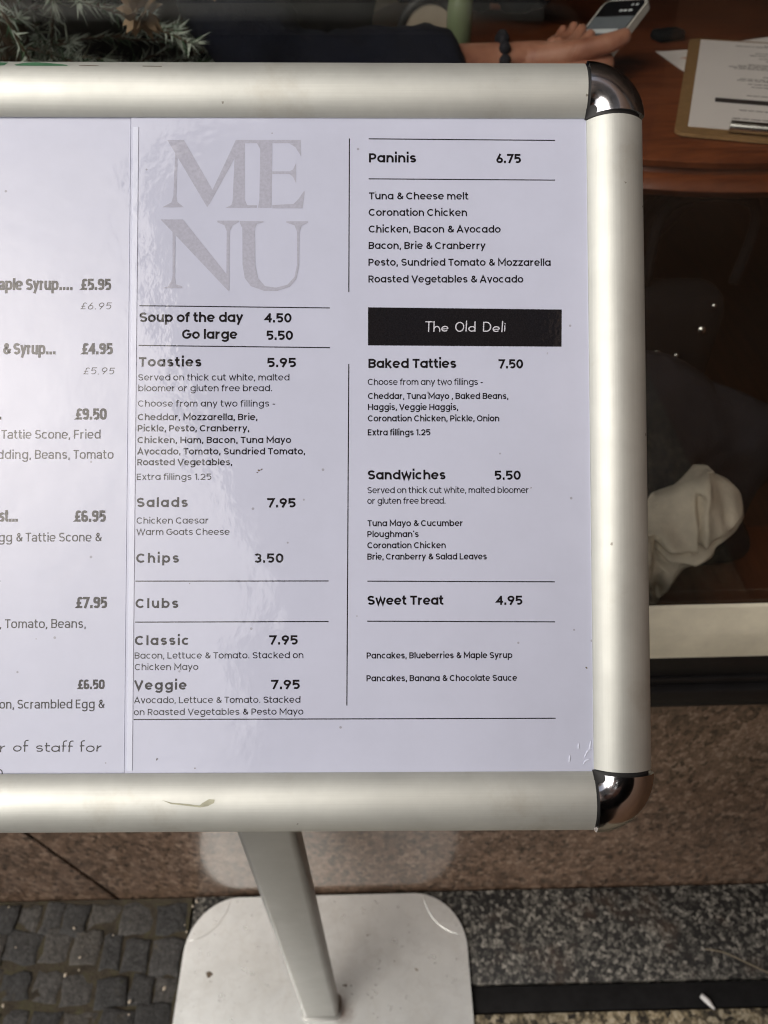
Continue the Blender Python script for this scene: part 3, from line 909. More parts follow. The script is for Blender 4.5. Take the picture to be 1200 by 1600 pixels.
        if ch in 'CGOQ':
            bw = B(.72) if n < 2.2 else B(.58)
            if ch == 'O': return [bowl(bw, 0, C)], bw
            if ch == 'C': return [(arc(bw / 2, C / 2, bw / 2 - h, C / 2 - h, 45, 315, n), False)], bw * .96
            if ch == 'G': return [(arc(bw / 2, C / 2, bw / 2 - h, C / 2 - h, 45, 360, n) + [(bw * .52, C / 2)], False)], bw
        if ch == 'D':
            bw = B(.66)
            return [([(h, h), (bw * .42, h)] + arc(bw * .42, C / 2, bw * .58 - h, C / 2 - h, -90, 90, n)[1:] + [(h, C - h), (h, h)], False)], bw
        if ch in 'EFL':
            bw = B(.48)
            o = [st((h, 0), (h, C))]
            if ch in 'EF': o += [st((h, C - h), (bw, C - h)), st((h, C * .51), (bw * .92, C * .51))]
            if ch in 'EL': o += [st((h, h), (bw, h))]
            return o, bw
        if ch == 'H': bw = B(.64); return [st((h, 0), (h, C)), st((bw - h, 0), (bw - h, C)), st((h, C / 2), (bw - h, C / 2))], bw
        if ch == 'I': return [st((h, 0), (h, C))], w
        if ch == 'M': bw = B(.78); return [st((h, 0), (h, C - h * .3), (bw / 2, .20), (bw - h, C - h * .3), (bw - h, 0))], bw
        if ch == 'N': bw = B(.66); return [st((h, 0), (h, C - h * .4), (bw - h, h * .4), (bw - h, C))], bw
        if ch in 'PR':
            bw = B(.54); m = C * .42 if ch == 'P' else C * .46
            o = [st((h, 0), (h, C)), ([(h, m), (bw * .5, m)] + arc(bw * .5, (m + C - h) / 2, bw * .5 - h, (C - h - m) / 2, -90, 90, n)[1:] + [(h, C - h)], False)]
            if ch == 'R': o.append(st((bw * .48, m), (bw - h * .7, 0)))
            return o, bw
        if ch == 'T': bw = B(.54); return [st((0, C - h), (bw, C - h)), st((bw / 2, 0), (bw / 2, C))], bw
        if ch == 'U': return [([(h, C), (h, bw / 2)] + arc(bw / 2, bw / 2, bw / 2 - h, bw / 2 - h, 180, 360, n)[1:] + [(bw - h, C)], False)], bw
        if ch == 'V': bw = B(.66); return [st((h * .7, C), (bw / 2, h * .5), (bw - h * .7, C))], bw
        if ch == 'W': bw = B(.98); return [st((h * .7, C), (bw * .27, h * .5), (bw / 2, C - h * .5), (bw * .73, h * .5), (bw - h * .7, C))], bw
        return [], B(.3)

FACES = {
    'pb': Face(.150, 1.02, .56), 'pm': Face(.128, .99, .56, sb=.056), 'pr': Face(.098, .98, .56, sb=.058),
    'an': Face(.152, .80, .58, 3.2, True, .74, .030), 'ba': Face(.092, .80, .53, 2.7, True, .72, .06),
    'ha': Face(.078, .95, .46, 2.0, False, .70, .045, .02, .26), 'sc': Face(.070, .95, .40, 2.0, False, .72, .075, .025, .04),
}

def ribbon(vs, fs, pts, closed, w, z):
    P = [Vector((p[0], p[1])) for p in pts]
    Q = [P[0]]
    for p in P[1:]:
        if (p - Q[-1]).length > 1e-6: Q.append(p)
    P = Q
    m = len(P)
    if m < 2: return
    h = w / 2
    base = len(vs)
    for i in range(m):
        a = P[i - 1] if (i > 0 or closed) else None
        b = P[(i + 1) % m] if (i < m - 1 or closed) else None
        d0 = (P[i] - a).normalized() if a is not None else None
        d1 = (b - P[i]).normalized() if b is not None else None
        if d0 is None: d0 = d1
        if d1 is None: d1 = d0
        n0, n1 = Vector((-d0.y, d0.x)), Vector((-d1.y, d1.x))
        mm = n0 + n1
        if mm.length < .2: mm = n0
        mm.normalize()
        k = min(1.0 / max(.25, mm.dot(n0)), 2.6)
        vs.append((P[i].x + mm.x * h * k, P[i].y + mm.y * h * k, z))
        vs.append((P[i].x - mm.x * h * k, P[i].y - mm.y * h * k, z))
    for i in range(m if closed else m - 1):
        j = (i + 1) % m
        fs.append((base + 2 * i + 1, base + 2 * j + 1, base + 2 * j, base + 2 * i))

def text_mesh(s, x0, y0, width, cap, style):
    """one printed line; x0, y0 the left end of the baseline, sizes in mm on the sheet"""
    F = FACES[style]
    em = cap * 1.045 / .70
    items, pen = [], 0.0
    for ch in s:
        if ch == ' ':
            pen += .27 * max(F.sx, .8) * (1.7 if style == 'sc' else 1.0)
            continue
        g, bw = F.glyph(ch)
        sb = F.sb * (.60 if ch in 'oceCGOavwyVWATtf' else 1.18)
        items.append((g, pen + sb, ch))
        pen += bw + sb + F.sb * (.75 if ch in 'oceCGOvwyVWTf' else 1.12)
    ink0 = items[0][1]
    g_, bw_ = F.glyph(items[-1][2])
    ink1 = items[-1][1] + bw_
    nat = (ink1 - ink0) * em
    n_gap = max(1, len(s) - 1)
    # tracking first, then a small change of width
    track = max(-.030 * em, min(.10 * em, (width - nat) / n_gap))
    sc = width / (nat + track * n_gap)
    r_ = random.Random(hash_text(s))
    vs, fs = [], []
    idx, zi = 0, 0
    pos = 0
    for k, ch in enumerate(s):
        if ch == ' ': continue
        g, px, _ = items[idx]
        idx += 1
        ox = ((px - ink0) * em + track * k) * sc
        jy, jr, js = (r_.uniform(-1, 1) * F.hand * em, r_.uniform(-2, 2) * F.hand, 1 + r_.uniform(-2, 2) * F.hand) if F.hand else (0, 0, 1)
        for pts, closed, *wk in g:
            q = []
            for (a, b) in pts:
                a2, b2 = a * em * sc * js, b * em * js
                a2 += F.slant * b2
                q.append((x0 + ox + a2 - jr * b2, y0 + b2 + jr * a2 + jy))
            ribbon(vs, fs, q, closed, F.w * em * (wk[0] if wk else 1.0), 0.06 + 0.006 * (zi % 5))
            zi += 1
    return data_mesh('printed_line', [(a / 1000, b / 1000, c / 1000) for a, b, c in vs], fs)

def hash_text(s): return sum((i + 1) * ord(c) for i, c in enumerate(s))

# ------------------------------------------------------------------ the menu stand
STAND = Vector((-0.104, 0.268, 0.0))
PR = Matrix(((0.999715, 0.022072, 0.009068), (-0.009932, 0.730427, -0.682918), (-0.021697, 0.682634, 0.730438)))
PO = Vector((-0.10972, 0.26006, 1.03878))
stand = thing('menu_stand', 'aluminium menu stand with snap frame, chrome corners, slanted post and square base plate', 'menu stand', STAND)
PANEL = Matrix.Translation(PO - STAND) @ PR.to_4x4()      # relative to the stand
def panel_part(name, me, mat, parent=stand):
    o = link_obj(name, me, mat, parent)
    if parent is stand: o.matrix_local = PANEL
    return o
HW, HH, BW = 0.2000, 0.1424, 0.0246        # half opening, half height, bar width

BS = 0.0060                                # crown of the bar above its lip
BR = ((BW / 2) ** 2 + BS ** 2) / (2 * BS)
def crown(u): return math.sqrt(max(0, BR * BR - (u - BW / 2) ** 2)) - (BR - BS)
def bar_profile(n=18):
    """across the bar: u from the inner edge outward, v up"""
    pr = [(0.0, 0.0004)]
    for i in range(n + 1):
        u = BW * (.5 - .5 * math.cos(PI * i / n))
        pr.append((u, 0.0010 + crown(u)))
    pr += [(BW, -0.0075), (0.012, -0.0075), (0.012, -0.0070)]
    return pr

def bar(length, k=1.0):
    """bar along x centred at 0, inner edge at y = 0, outer towards +y"""
    pr = bar_profile()
    vs = [(-length / 2, u, v) for u, v in pr] + [(length / 2, u, v) for u, v in pr]
    n = len(pr)
    fs = [((i + 1) % n, i, n + i, n + (i + 1) % n) for i in range(n)]
    fs.append(tuple(range(n))); fs.append(tuple(range(2 * n - 1, n - 1, -1)))
    me = data_mesh('frame_bar', vs, fs, True)
    me.set_sharp_from_angle(angle=math.radians(40))
    return me
GAP = 0.0011
for (cx, cy, ang, ln) in ((0, HH, 0, 2 * HW - GAP), (0, -HH, 180, 2 * HW - GAP), (HW, 0, -90, 2 * HH - GAP * 2), (-HW, 0, 90, 2 * HH - GAP * 2)):
    me = bar(ln)
    me.transform(Matrix.Translation((cx, cy, 0)) @ Matrix.Rotation(math.radians(ang), 4, 'Z'))
    panel_part('frame_bar', me, M['alu'] if ang in (0, 180) else M['alu_side'])

def corner(scale, hgt, z_add, n=16):
    """quarter of a turned dome about the inner corner"""
    pr = [(u * scale, v * hgt + z_add) for u, v in bar_profile()][1:-2]
    vs, fs = [], []
    m = len(pr)
    for k in range(n + 1):
        a = PI / 2 * k / n
        for u, v in pr: vs.append((u * math.cos(a), u * math.sin(a), v))
    for k in range(n):
        for i in range(m - 1):
            fs.append((k * m + i, k * m + i + 1, (k + 1) * m + i + 1, (k + 1) * m + i))
    fs.append(tuple(range(m)))
    fs.append(tuple(range((n + 1) * m - 1, n * m - 1, -1)))
    bm = bmesh.new()
    me = data_mesh('c', vs, fs)
    bm.from_mesh(me)
    bmesh.ops.remove_doubles(bm, verts=bm.verts, dist=1e-6)
    bmesh.ops.recalc_face_normals(bm, faces=bm.faces)
    o = bm_mesh('corner_cap', bm, True, 40)
    return o
for sx_, sy_, ang in ((1, 1, 0), (-1, 1, 90), (-1, -1, 180), (1, -1, 270)):
    T_ = Matrix.Translation((sx_ * (HW + .0006), sy_ * (HH + .0006), 0)) @ Matrix.Rotation(math.radians(ang), 4, 'Z')
    me = corner(1.015, 1.06, 0.0003); me.transform(T_)
    cap = panel_part('corner_cap', me, M['chrome'])
    me = corner(0.985, 0.97, -0.0004)
    me.transform(Matrix.Translation((sx_ * (HW - .0007), sy_ * (HH - .0007), 0)) @ Matrix.Rotation(math.radians(ang), 4, 'Z') )
    panel_part('corner_gap_fill', me, M['gap_fill'])  # black fill put in the dark gap between bar and cap
bm = bmesh.new(); add_box(bm, (0, 0, -.0045), (2 * HW + .02, 2 * HH + .02, .006), bevel=.001)
panel_part('back_panel', bm_mesh('back_panel', bm), M['back'])

# chips and marks on the frame
def bar_pt(u, side=1, lift=.00012):
    """height of the bar surface at distance u from the inner edge"""
    return 0.0010 + crown(max(0, min(BW, u))) + lift
def mark(name, outline, mat, sgn):
    """a flat mark lying on the top (+1) or bottom (-1) bar; outline in panel mm"""
    n = len(outline)
    bm = bmesh.new()
    f = bm.faces.new([bm.verts.new((x / 1000, y / 1000, 0)) for x, y in outline])
    bmesh.ops.triangulate(bm, faces=[f])
    bmesh.ops.subdivide_edges(bm, edges=bm.edges, cuts=2, use_grid_fill=True)
    for v in bm.verts: v.co.z = bar_pt(abs(v.co.y) - HH)
    bmesh.ops.recalc_face_normals(bm, faces=bm.faces)
    me = bm_mesh(name, bm)
    panel_part(name, me, mat)
mark('paint_mark', [(-54.1, 163.1), (-53.3, 165.4), (-62, 166.2), (-75, 166.4), (-75, 162.9), (-60, 162.7)], M['green_paint'], 1)
mark('paint_mark', [(-45.7, 165.4), (-41.5, 166.0), (-33.0, 164.6), (-26.9, 163.5), (-26.8, 162.9), (-41.4, 162.8), (-49, 162.9), (-50, 163.6)], M['green_paint'], 1)
mark('scuff_mark', [(-21.8, 163.1), (-17, 163.25), (-13.3, 163.1), (-13.3, 162.8), (-21.8, 162.75)], M['scuff'], 1)
mark('scuff_mark', [(5.8, 163.0), (14.2, 162.9), (14.2, 162.5), (9, 162.55), (5.8, 162.6)], M['scuff'], 1)
mark('bare_patch', [(17.4, -151.7), (21.5, -152.7), (28.3, -153.3), (33.2, -153.9), (33.4, -154.7), (27.2, -153.9), (21.5, -153.3)], M['bare'], -1)
mark('bare_patch', [(33.2, -153.9), (34.3, -152.9), (37.0, -151.4), (39.5, -151.6), (39.2, -152.9), (36.5, -154.2), (33.3, -154.7)], M['bare'], -1)

# post, bracket and base
PX, PY = -0.1035, 0.275
bm = bmesh.new()
add_prism(bm, [(x - STAND.x, y - STAND.y) for x, y in round_rect(PX - .0245, PY - .0130, PX + .0245, PY + .0130, .0065, 5)], .006, 1.030)
bmesh.ops.recalc_face_normals(bm, faces=bm.faces)
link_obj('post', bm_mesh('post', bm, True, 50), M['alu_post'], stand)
bm = bmesh.new()
add_prism(bm, [(x - STAND.x, y - STAND.y) for x, y in round_rect(PX - .028, PY - .0165, PX + .028, PY + .0165, .009, 5)], .0055, .0095, .0012)
bmesh.ops.recalc_face_normals(bm, faces=bm.faces)
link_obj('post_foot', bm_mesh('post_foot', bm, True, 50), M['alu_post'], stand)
bm = bmesh.new()
add_box(bm, (0.006, 0, -.013), (.11, .12, .011), bevel=.002)
panel_part('bracket', bm_mesh('bracket', bm), M['back'])
BX0, BX1, BY0, BY1 = -.3085, .1065, .105, .4235
bm = bmesh.new()
outl = []
for x, y in round_rect(BX0, BY0, BX1, BY1, .074, 12):
    u, v = (x - (BX0 + BX1) / 2) / (BX1 - BX0) * 2, (y - (BY0 + BY1) / 2) / (BY1 - BY0) * 2
    y += .003 * (1 - u * u) * (1 if v > 0 else -1) - .003 * (1 if v > 0 else -1)
    outl.append((x - STAND.x, y - STAND.y))
add_prism(bm, outl, .0008, .0062, .0022)
bmesh.ops.recalc_face_normals(bm, faces=bm.faces)
base = link_obj('base_plate', bm_mesh('base_plate', bm, True, 40), M['alu_base'], stand)
for cx, cy, a in ((BX0, BY1, -90), (BX1, BY1, 180), (BX1, BY0, 90), (BX0, BY0, 0)):
    bm = bmesh.new()
    cx2, cy2 = cx - STAND.x, cy - STAND.y
    add_tube(bm, [(cx2 + .060 * math.cos(math.radians(a + 4 + 82 * k / 14)), cy2 + .060 * math.sin(math.radians(a + 4 + 82 * k / 14)), .0056) for k in range(15)],
             [.0004] + [.0012] * 13 + [.0004], 8)
    link_obj('corner_ridge', bm_mesh('corner_ridge', bm, True), M['alu_base'], base)
# crumbs of dirt on the base plate
bm = bmesh.new()
rnd = random.Random(3)
for (x, y, r_, k) in ((-.268, .319, .0030, 7), (-.262, .309, .0012, 2), (.030, .318, .0014, 3), (-.038, .366, .0012, 2), (.0, .33, .0010, 2), (-.072, .300, .0014, 4)):
    for j in range(k):
        g = bmesh.ops.create_icosphere(bm, subdivisions=1, radius=1)
        rr = r_ * rnd.uniform(.5, 1)
        bmesh.ops.transform(bm, matrix=Matrix.Translation((x + rnd.uniform(-1, 1) * r_ * 1.6 - STAND.x, y + rnd.uniform(-1, 1) * r_ - STAND.y, .0064)) @ Matrix.Diagonal((rr * 1.3, rr, rr * .35, 1)), verts=g['verts'])
tag(link_obj('dirt', bm_mesh('dirt', bm), M['scuff'], stand), kind='stuff')

# ------------------------------------------------------------------ the two menu sheets
def menu_sheet(name, label, x0, x1, z0, z1):
    bm = bmesh.new()
    add_box(bm, ((x0 + x1) / 2, 0, (z0 + z1) / 2), (x1 - x0, 2 * HH + .012, z1 - z0))
    o = link_obj(name, bm_mesh(name, bm), M['paper'])
    o.matrix_world = Matrix.Translation(PO) @ PR.to_4x4()
    return tag(o, label, 'menu', 'laminated menu sheets in the stand')
lunch = menu_sheet('menu_sheet', 'right hand laminated menu sheet with grey MENU heading and black banner', -.0004, .2065, -.0006, .0003)
brek = menu_sheet('menu_sheet', 'left hand laminated breakfast menu sheet with pound prices, cut off by the frame', -.2065, -.0007, -.0011, .0000)
ZL, ZB = .0003, .0
def on_sheet(sheet, me, mat, z, name=None, parent=None):
    me.transform(Matrix.Translation((0, 0, z)))
    return link_obj(name or me.name, me, mat, parent or sheet)
for row_ in LUNCH_TEXT: on_sheet(lunch, text_mesh(*row_), M['ink'], ZL)
for row_ in BREAKFAST_TEXT: on_sheet(brek, text_mesh(*row_), M['pen'] if row_[-1] == 'ha' else M['ink'], ZB)
for a, b in RULES:
    vs, fs = [], []
    ribbon(vs, fs, [a, b], False, 0.46, 0.05)
    on_sheet(lunch, data_mesh('rule_line', [(x / 1000, y / 1000, z / 1000) for x, y, z in vs], fs), M['ink'], ZL)
banner = on_sheet(lunch, data_mesh('banner', [(x / 1000, y / 1000, .00005) for x, y in BANNER[::-1]], [(0, 1, 2, 3)]), M['ink'], ZL)
on_sheet(lunch, text_mesh(*BANNER_TEXT), M['white_ink'], ZL + .00006, 'banner_lettering', banner)
vs, fs = [], []
for k, poly in enumerate(MENU_SHAPES):
    bm = bmesh.new()
    f = bm.faces.new([bm.verts.new((x / 1000, y / 1000, (.05 + .004 * k) / 1000)) for x, y in poly])
    bmesh.ops.triangulate(bm, faces=[f])
    bmesh.ops.recalc_face_normals(bm, faces=bm.faces)
    b = len(vs)
    bm.verts.index_update()
    for v in bm.verts: vs.append(v.co.copy())
    for f in bm.faces:
        ids = [b + v.index for v in f.verts]
        fs.append(ids if f.normal.z > 0 else ids[::-1])
    bm.free()
on_sheet(lunch, data_mesh('menu_heading', vs, fs), M['grey_ink'], ZL)
bm = bmesh.new(); add_box(bm, (.0018, -.0016, .0004), (.0024, 2 * HH - .0052, .00035), bevel=.0001, seg=1)
link_obj('laminate_edge', bm_mesh('laminate_edge', bm), M['laminate'], lunch)
# bits of dirt stuck on the film
bm = bmesh.new()
rnd = random.Random(21)
for (x, y, r_) in ((56.4, -13.1, .5), (57.4, -12.6, .4), (55.6, -13.8, .35), (13.2, -136.6, .4), (29.6, -140.2, .3), (197.5, -98.5, .45), (182, 38, .22), (174, -21, .25), (27, -62, .2)):
    for j in range(2):
        g = bmesh.ops.create_icosphere(bm, subdivisions=1, radius=1)
        bmesh.ops.transform(bm, matrix=Matrix.Translation(((x + rnd.uniform(-.3, .3)) / 1000, (y + rnd.uniform(-.3, .3)) / 1000, ZL + .0001)) @ Matrix.Diagonal((r_ * rnd.uniform(.6, 1.3) / 1000, r_ * .6 / 1000, .00012, 1)), verts=g['verts'])
tag(link_obj('dirt', bm_mesh('dirt', bm), M['scuff'], lunch), kind='stuff')
# crinkled film in the lower right corner
bm = bmesh.new()
for pts in ([(196.2, -136.5), (197.4, -134.2), (199.4, -132.6)], [(193.5, -133.2), (193.8, -130.6)], [(189.6, -138.5), (189.9, -135.6)], [(195.6, -139.6), (196.6, -138.0), (198.6, -137.4)], [(198.2, -134.0), (199.0, -129.6)]):
    c_ = catmull([(x / 1000, y / 1000, ZL) for x, y in pts], 5)
    add_tube(bm, c_, [.0003 * math.sin(PI * (i + .4) / len(c_)) + .00012 for i in range(len(c_))], 6)
link_obj('film_crease', bm_mesh('film_crease', bm, True), M['laminate'], lunch)

# ------------------------------------------------------------------ the opposite building
opp = thing('glare_edge_tenement', 'tall stone tenement across the street, out of view, outline shaped for the glare on the sheets', 'building', (4, -7, 0))
bm = bmesh.new()
fr = [bm.verts.new((x - 4, -6.0 + 7, z)) for x, z in prof]
bk = [bm.verts.new((x - 4, -12.0 + 7, z)) for x, z in prof]
f1 = bm.faces.new(fr); f2 = bm.faces.new(bk[::-1])
for i in range(len(prof)):
    j = (i + 1) % len(prof)
    bm.faces.new((fr[j], fr[i], bk[i], bk[j]))
bmesh.ops.triangulate(bm, faces=[f1, f2])
bmesh.ops.recalc_face_normals(bm, faces=bm.faces)
link_obj('wall', bm_mesh('wall', bm), M['stone'], opp)
wm = None
for fl in range(6):
    for k in range(5):
        if wm is None:
            bm = bmesh.new(); add_box(bm, (0, 0, 0), (1.1, .1, 1.9), bevel=.02)
            wm = bm_mesh('window', bm)
        link_obj('window', wm, M['screen'] if fl == 0 and k == 0 else None, opp, (k * 2.4 + .9 - 4, 7 - 6.0, 2.6 + fl * 3.6))

# ------------------------------------------------------------------ inside the window: table and what lies on it
TC, TR, TZ = Vector((0.375, 1.165, 0)), 0.415, 0.97
table = thing('round_table', 'round reddish brown wooden pub table on a black iron pedestal behind the glass', 'table', (TC.x, TC.y, .25))
bm = bmesh.new()
add_lathe(bm, [(.001, .672), (TR - .05, .676), (TR - .012, .676), (TR + .004, .680), (TR + .010, .688), (TR + .006, .696), (TR - .004, .699), (TR - .006, .704), (TR + .002, .707), (TR + .004, .713), (TR - .004, .7195), (.001, .72)], 72)
link_obj('table_top', bm_mesh('table_top', bm, True, 50), M['table'], table)
bm = bmesh.new()
add_lathe(bm, [(.03, .05), (.034, .12), (.026, .20), (.024, .36), (.034, .40), (.026, .44), (.022, .46)], 20)
link_obj('column', bm_mesh('column', bm, True, 50), M['iron'], table)
for k in range(4):
    a = math.radians(20 + 90 * k)
    bm = bmesh.new()
    d = Vector((math.cos(a), math.sin(a), 0))
    add_tube(bm, catmull([d * .0 + Vector((0, 0, .42)), d * .07 + Vector((0, 0, .48)), d * .18 + Vector((0, 0, .62)), d * .28 + Vector((0, 0, .671))]), .020, 10)
    link_obj('bracket_arm', bm_mesh('bracket_arm', bm, True), M['iron'], table)
    bm = bmesh.new()
    add_tube(bm, catmull([d * .0 + Vector((0, 0, .12)), d * .08 + Vector((0, 0, .10)), d * .2 + Vector((0, 0, .03)), d * .28 + Vector((0, 0, .014))]), [.022] * 10 + [.018] * 8 + [.014], 10)
    link_obj('foot', bm_mesh('foot', bm, True), M['iron'], table)

def local_frame(o, origin, xaxis, yaxis, zaxis=None):
    x = Vector(xaxis).normalized(); y_ = Vector(yaxis); y_ = (y_ - x * x.dot(y_)).normalized(); z = x.cross(y_)
    o.matrix_world = Matrix(((x.x, y_.x, z.x, origin[0]), (x.y, y_.y, z.y, origin[1]), (x.z, y_.z, z.z, origin[2]), (0, 0, 0, 1)))
def flat(poly, z0, z1, name, mat, parent=None, bevel=0.0):
    bm = bmesh.new(); add_prism(bm, poly, z0, z1, bevel)
    bmesh.ops.recalc_face_normals(bm, faces=bm.faces)
    return link_obj(name, bm_mesh(name, bm), mat, parent)
# clipboard: origin at its near left corner, y along the long side
clip = thing('clipboard', 'brown hardboard clipboard holding a printed menu, lying clip end towards the window', 'clipboard')
local_frame(clip, (.2965, .8005, TZ + .0012), (.945, -.325, 0), (.325, .945, 0))
flat(round_rect(0, 0, .235, .358, .012), 0, .0032, 'board', M['clipboard'], clip, .0008)
page = flat([(.012, .020), (.224, .020), (.224, .350), (.014, .350)], .0034, .0039, 'page', M['page'], clip)
rnd = random.Random(8)
bm = bmesh.new()
ly = .335
while ly > .04:
    if not (.098 < ly < .125):
        for c0, c1 in ((.050, .128), (.138, .212)):
            if rnd.random() < .86:
                xe = c1 - rnd.uniform(0, .012)
                x = xe - rnd.uniform(.02, .07)
                while x < xe:
                    wl = min(rnd.uniform(.003, .010), xe - x)
                    add_box(bm, (x + wl / 2, ly, .0040), (wl, .0022, .00012))
                    x += wl + .0013
    ly -= rnd.choice((.0062, .0062, .0105))
tag(link_obj('page_print', bm_mesh('page_print', bm), M['page_ink'], page), kind='stuff')
flat([(.036, .102), (.129, .102), (.129, .116), (.036, .116)], .0040, .0042, 'page_banner', M['page_black'], page)
bm = bmesh.new()
add_tube(bm, [(.050, .010, .010), (.185, .010, .010)], .0055, 10)
add_box(bm, (.1175, .018, .0062), (.130, .022, .0022), bevel=.0008)
link_obj('clip', bm_mesh('clip', bm, True, 40), M['steel'], clip)
card = thing('paper_card', 'white card with an orange print, corner poking out left of the clipboard', 'card')
local_frame(card, (.357, 1.094, TZ + .0006), (1, .16, 0), (-.16, 1, 0))
flat([(0, 0), (.10, -.008), (.12, -.10), (-.007 + .01, -.145), (-.004, -.13)][:5], 0, .0004, 'card_sheet', M['page'], card)
flat([(.017, -.035), (.040, -.030), (.040, -.060), (.030, -.052), (.026, -.042)], .0005, .0007, 'card_print', M['orange_ink'], card)
sp = thing('loose_sheet', 'white paper sheet behind the clipboard at the right edge', 'paper')
local_frame(sp, (.440, 1.118, TZ + .0006), (1, .12, 0), (-.12, 1, 0))
flat([(0, -.03), (.17, -.055), (.17, .045), (.02, .004)], 0, .0004, 'sheet_page', M['page'], sp)
bm = bmesh.new()
add_box(bm, (0, 0, .006), (.040, .026, .012), bevel=.005, seg=3)
o = link_obj('pouch', bm_mesh('pouch', bm, True), M['black_cloth'], None, (.386, 1.147, TZ + .001), (0, 0, .3))
tag(o, 'small black pouch on the table beyond the white card', 'pouch')
bt = thing('glass_bottle', 'pale green bottle standing on the table left of the hand', 'bottle', (.100, 1.02, TZ + .001))
bm = bmesh.new(); add_lathe(bm, [(.012, 0), (.0145, .003), (.0150, .06), (.0140, .075), (.007, .095), (.006, .12)], 24)
link_obj('bottle_body', bm_mesh('bottle_body', bm, True, 50), M['bottle'], bt)
bm = bmesh.new(); add_lathe(bm, [(.0075, .120), (.0075, .135), (.006, .137)], 20)
link_obj('bottle_cap', bm_mesh('bottle_cap', bm, True, 50), M['black_cloth'], bt)

# phone held in the hand
ph = thing('phone', 'phone in a pale case with its lit screen up, held in a hand', 'phone')
PL = Vector((.60, .60, .50)).normalized()
local_frame(ph, (.2555, .9917, 1.0060), (.60, -.77, .18), PL)
ph.scale = (.85, .85, .85)
flat(round_rect(-.0365, -.074, .0365, .074, .011), -.005, .005, 'case', M['phone_case'], ph, .0015)
scr = flat(round_rect(-.033, -.0705, .033, .0705, .008), .0051, .0056, 'screen', M['screen'], ph)
flat([(-.032, -.010), (.032, -.010), (.032, .042), (-.032, .042)], .0057, .0058, 'screen_panel', M['screen_grey'], scr)
flat([(-.031, .012), (.022, .012), (.022, .0195), (-.031, .0195)], .0059, .0060, 'screen_bar', M['screen_white'], scr)
bm = bmesh.new()
for k, (x, y, w_) in enumerate(((.004, .052, .005), (.011, .052, .005), (.019, .052, .006), (.023, .062, .004), (.016, .062, .003))):
    add_box(bm, (x, y, .00585), (w_, .0032, .0002))
link_obj('screen_text', bm_mesh('screen_text', bm), M['screen_white'], scr)

# ------------------------------------------------------------------ people
def skin_mesh(vs, es, rs, sub=2):
    me = bpy.data.meshes.new('body_cage')
    me.from_pydata([tuple(v) for v in vs], es, [])
    o = bpy.data.objects.new('body_cage', me)
    COL.objects.link(o)
    o.modifiers.new('skin', 'SKIN')
    for i, sv in enumerate(me.skin_vertices[0].data):
        r_ = rs[i]
        sv.radius = (r_, r_) if not hasattr(r_, '__len__') else r_
        sv.use_root = (i == 0)
        sv.use_loose = False
    if sub:
        m = o.modifiers.new('sub', 'SUBSURF'); m.levels = sub; m.render_levels = sub
    dg = bpy.context.evaluated_depsgraph_get()
    out = bpy.data.meshes.new_from_object(o.evaluated_get(dg))
    bpy.data.objects.remove(o)
    bpy.data.meshes.remove(me)
    return out
def chain(pts, rads, sub=2):
    return skin_mesh(pts, [(i, i + 1) for i in range(len(pts) - 1)], rads, sub)
def join_meshes(name, meshes, mat, off=(0, 0, 0), parent=None):
    bm = bmesh.new()
    for me in meshes: bm.from_mesh(me)
    bmesh.ops.translate(bm, verts=bm.verts, vec=-Vector(off))
    me = bm_mesh(name, bm, True)
    return link_obj(name, me, mat, parent)

def finger(root, d, bend_dir, lens, curls, r0):
    pts = [Vector(root)]
    d = Vector(d).normalized(); b = Vector(bend_dir).normalized()
    ang = 0
    for L_, c in zip(lens, curls):
        ang += math.radians(c)
        pts.append(pts[-1] + L_ * (math.cos(ang) * d + math.sin(ang) * b))
    return chain(pts, [r0, r0 * .95, r0 * .86, r0 * .68][:len(pts)], 2)

def wrinkle(me, amp, freq, seed=0.0):
    """soft cloth folds: push the surface along its normals"""
    me.update()
    ns = [v.normal.copy() for v in me.vertices]
    for v, n_ in zip(me.vertices, ns):
        q = v.co * freq + Vector((seed, 0, 0))
        v.co = v.co + n_ * amp * (1 - 2.4 * abs(noise.noise(q)) + .5 * noise.noise(q * 2.1))
    return me

def head_meshes(c, face, up=Vector((0, 0, 1)), s=1.0):
    """skull, jaw, nose, ears, brow and lips round the head centre c, looking along face"""
    f = Vector(face).normalized(); side = up.cross(f).normalized(); up = f.cross(side).normalized()
    P = lambda x, y_, z: Vector(c) + s * (x * side + y_ * f + z * up)
    bm = bmesh.new()
    g = bmesh.ops.create_uvsphere(bm, u_segments=28, v_segments=20, radius=1)
    for v in g['verts']:
        x, y_, z = v.co
        w = .078 * (1 - .30 * max(0, -z) ** 1.5)
        dpt = (.098 if y_ < 0 else .088) * (1 - .18 * max(0, -z) ** 2)
        v.co = P(x * w, y_ * dpt + (.012 * max(0, -z) if y_ > 0 else 0), z * .118)
    me = bm_mesh('head', bm, True)
    out = [me]
    out.append(chain([P(0, .086, .03), P(0, .098, .0), P(0, .108, -.026), P(0, .088, -.034)], [.009, .010, .013, .009]))
    for sx in (-1, 1):
        out.append(chain([P(sx * .074, -.012, .028), P(sx * .084, -.020, .008), P(sx * .075, -.010, -.030)], [(.006, .014), (.007, .018), (.006, .010)]))
        out.append(chain([P(sx * .018, .087, .026), P(sx * .045, .078, .030)], [.007, .006]))
    out.append(chain([P(-.022, .082, -.058), P(0, .092, -.057), P(.022, .082, -.058)], [.005, .0075, .005]))
    return out, P

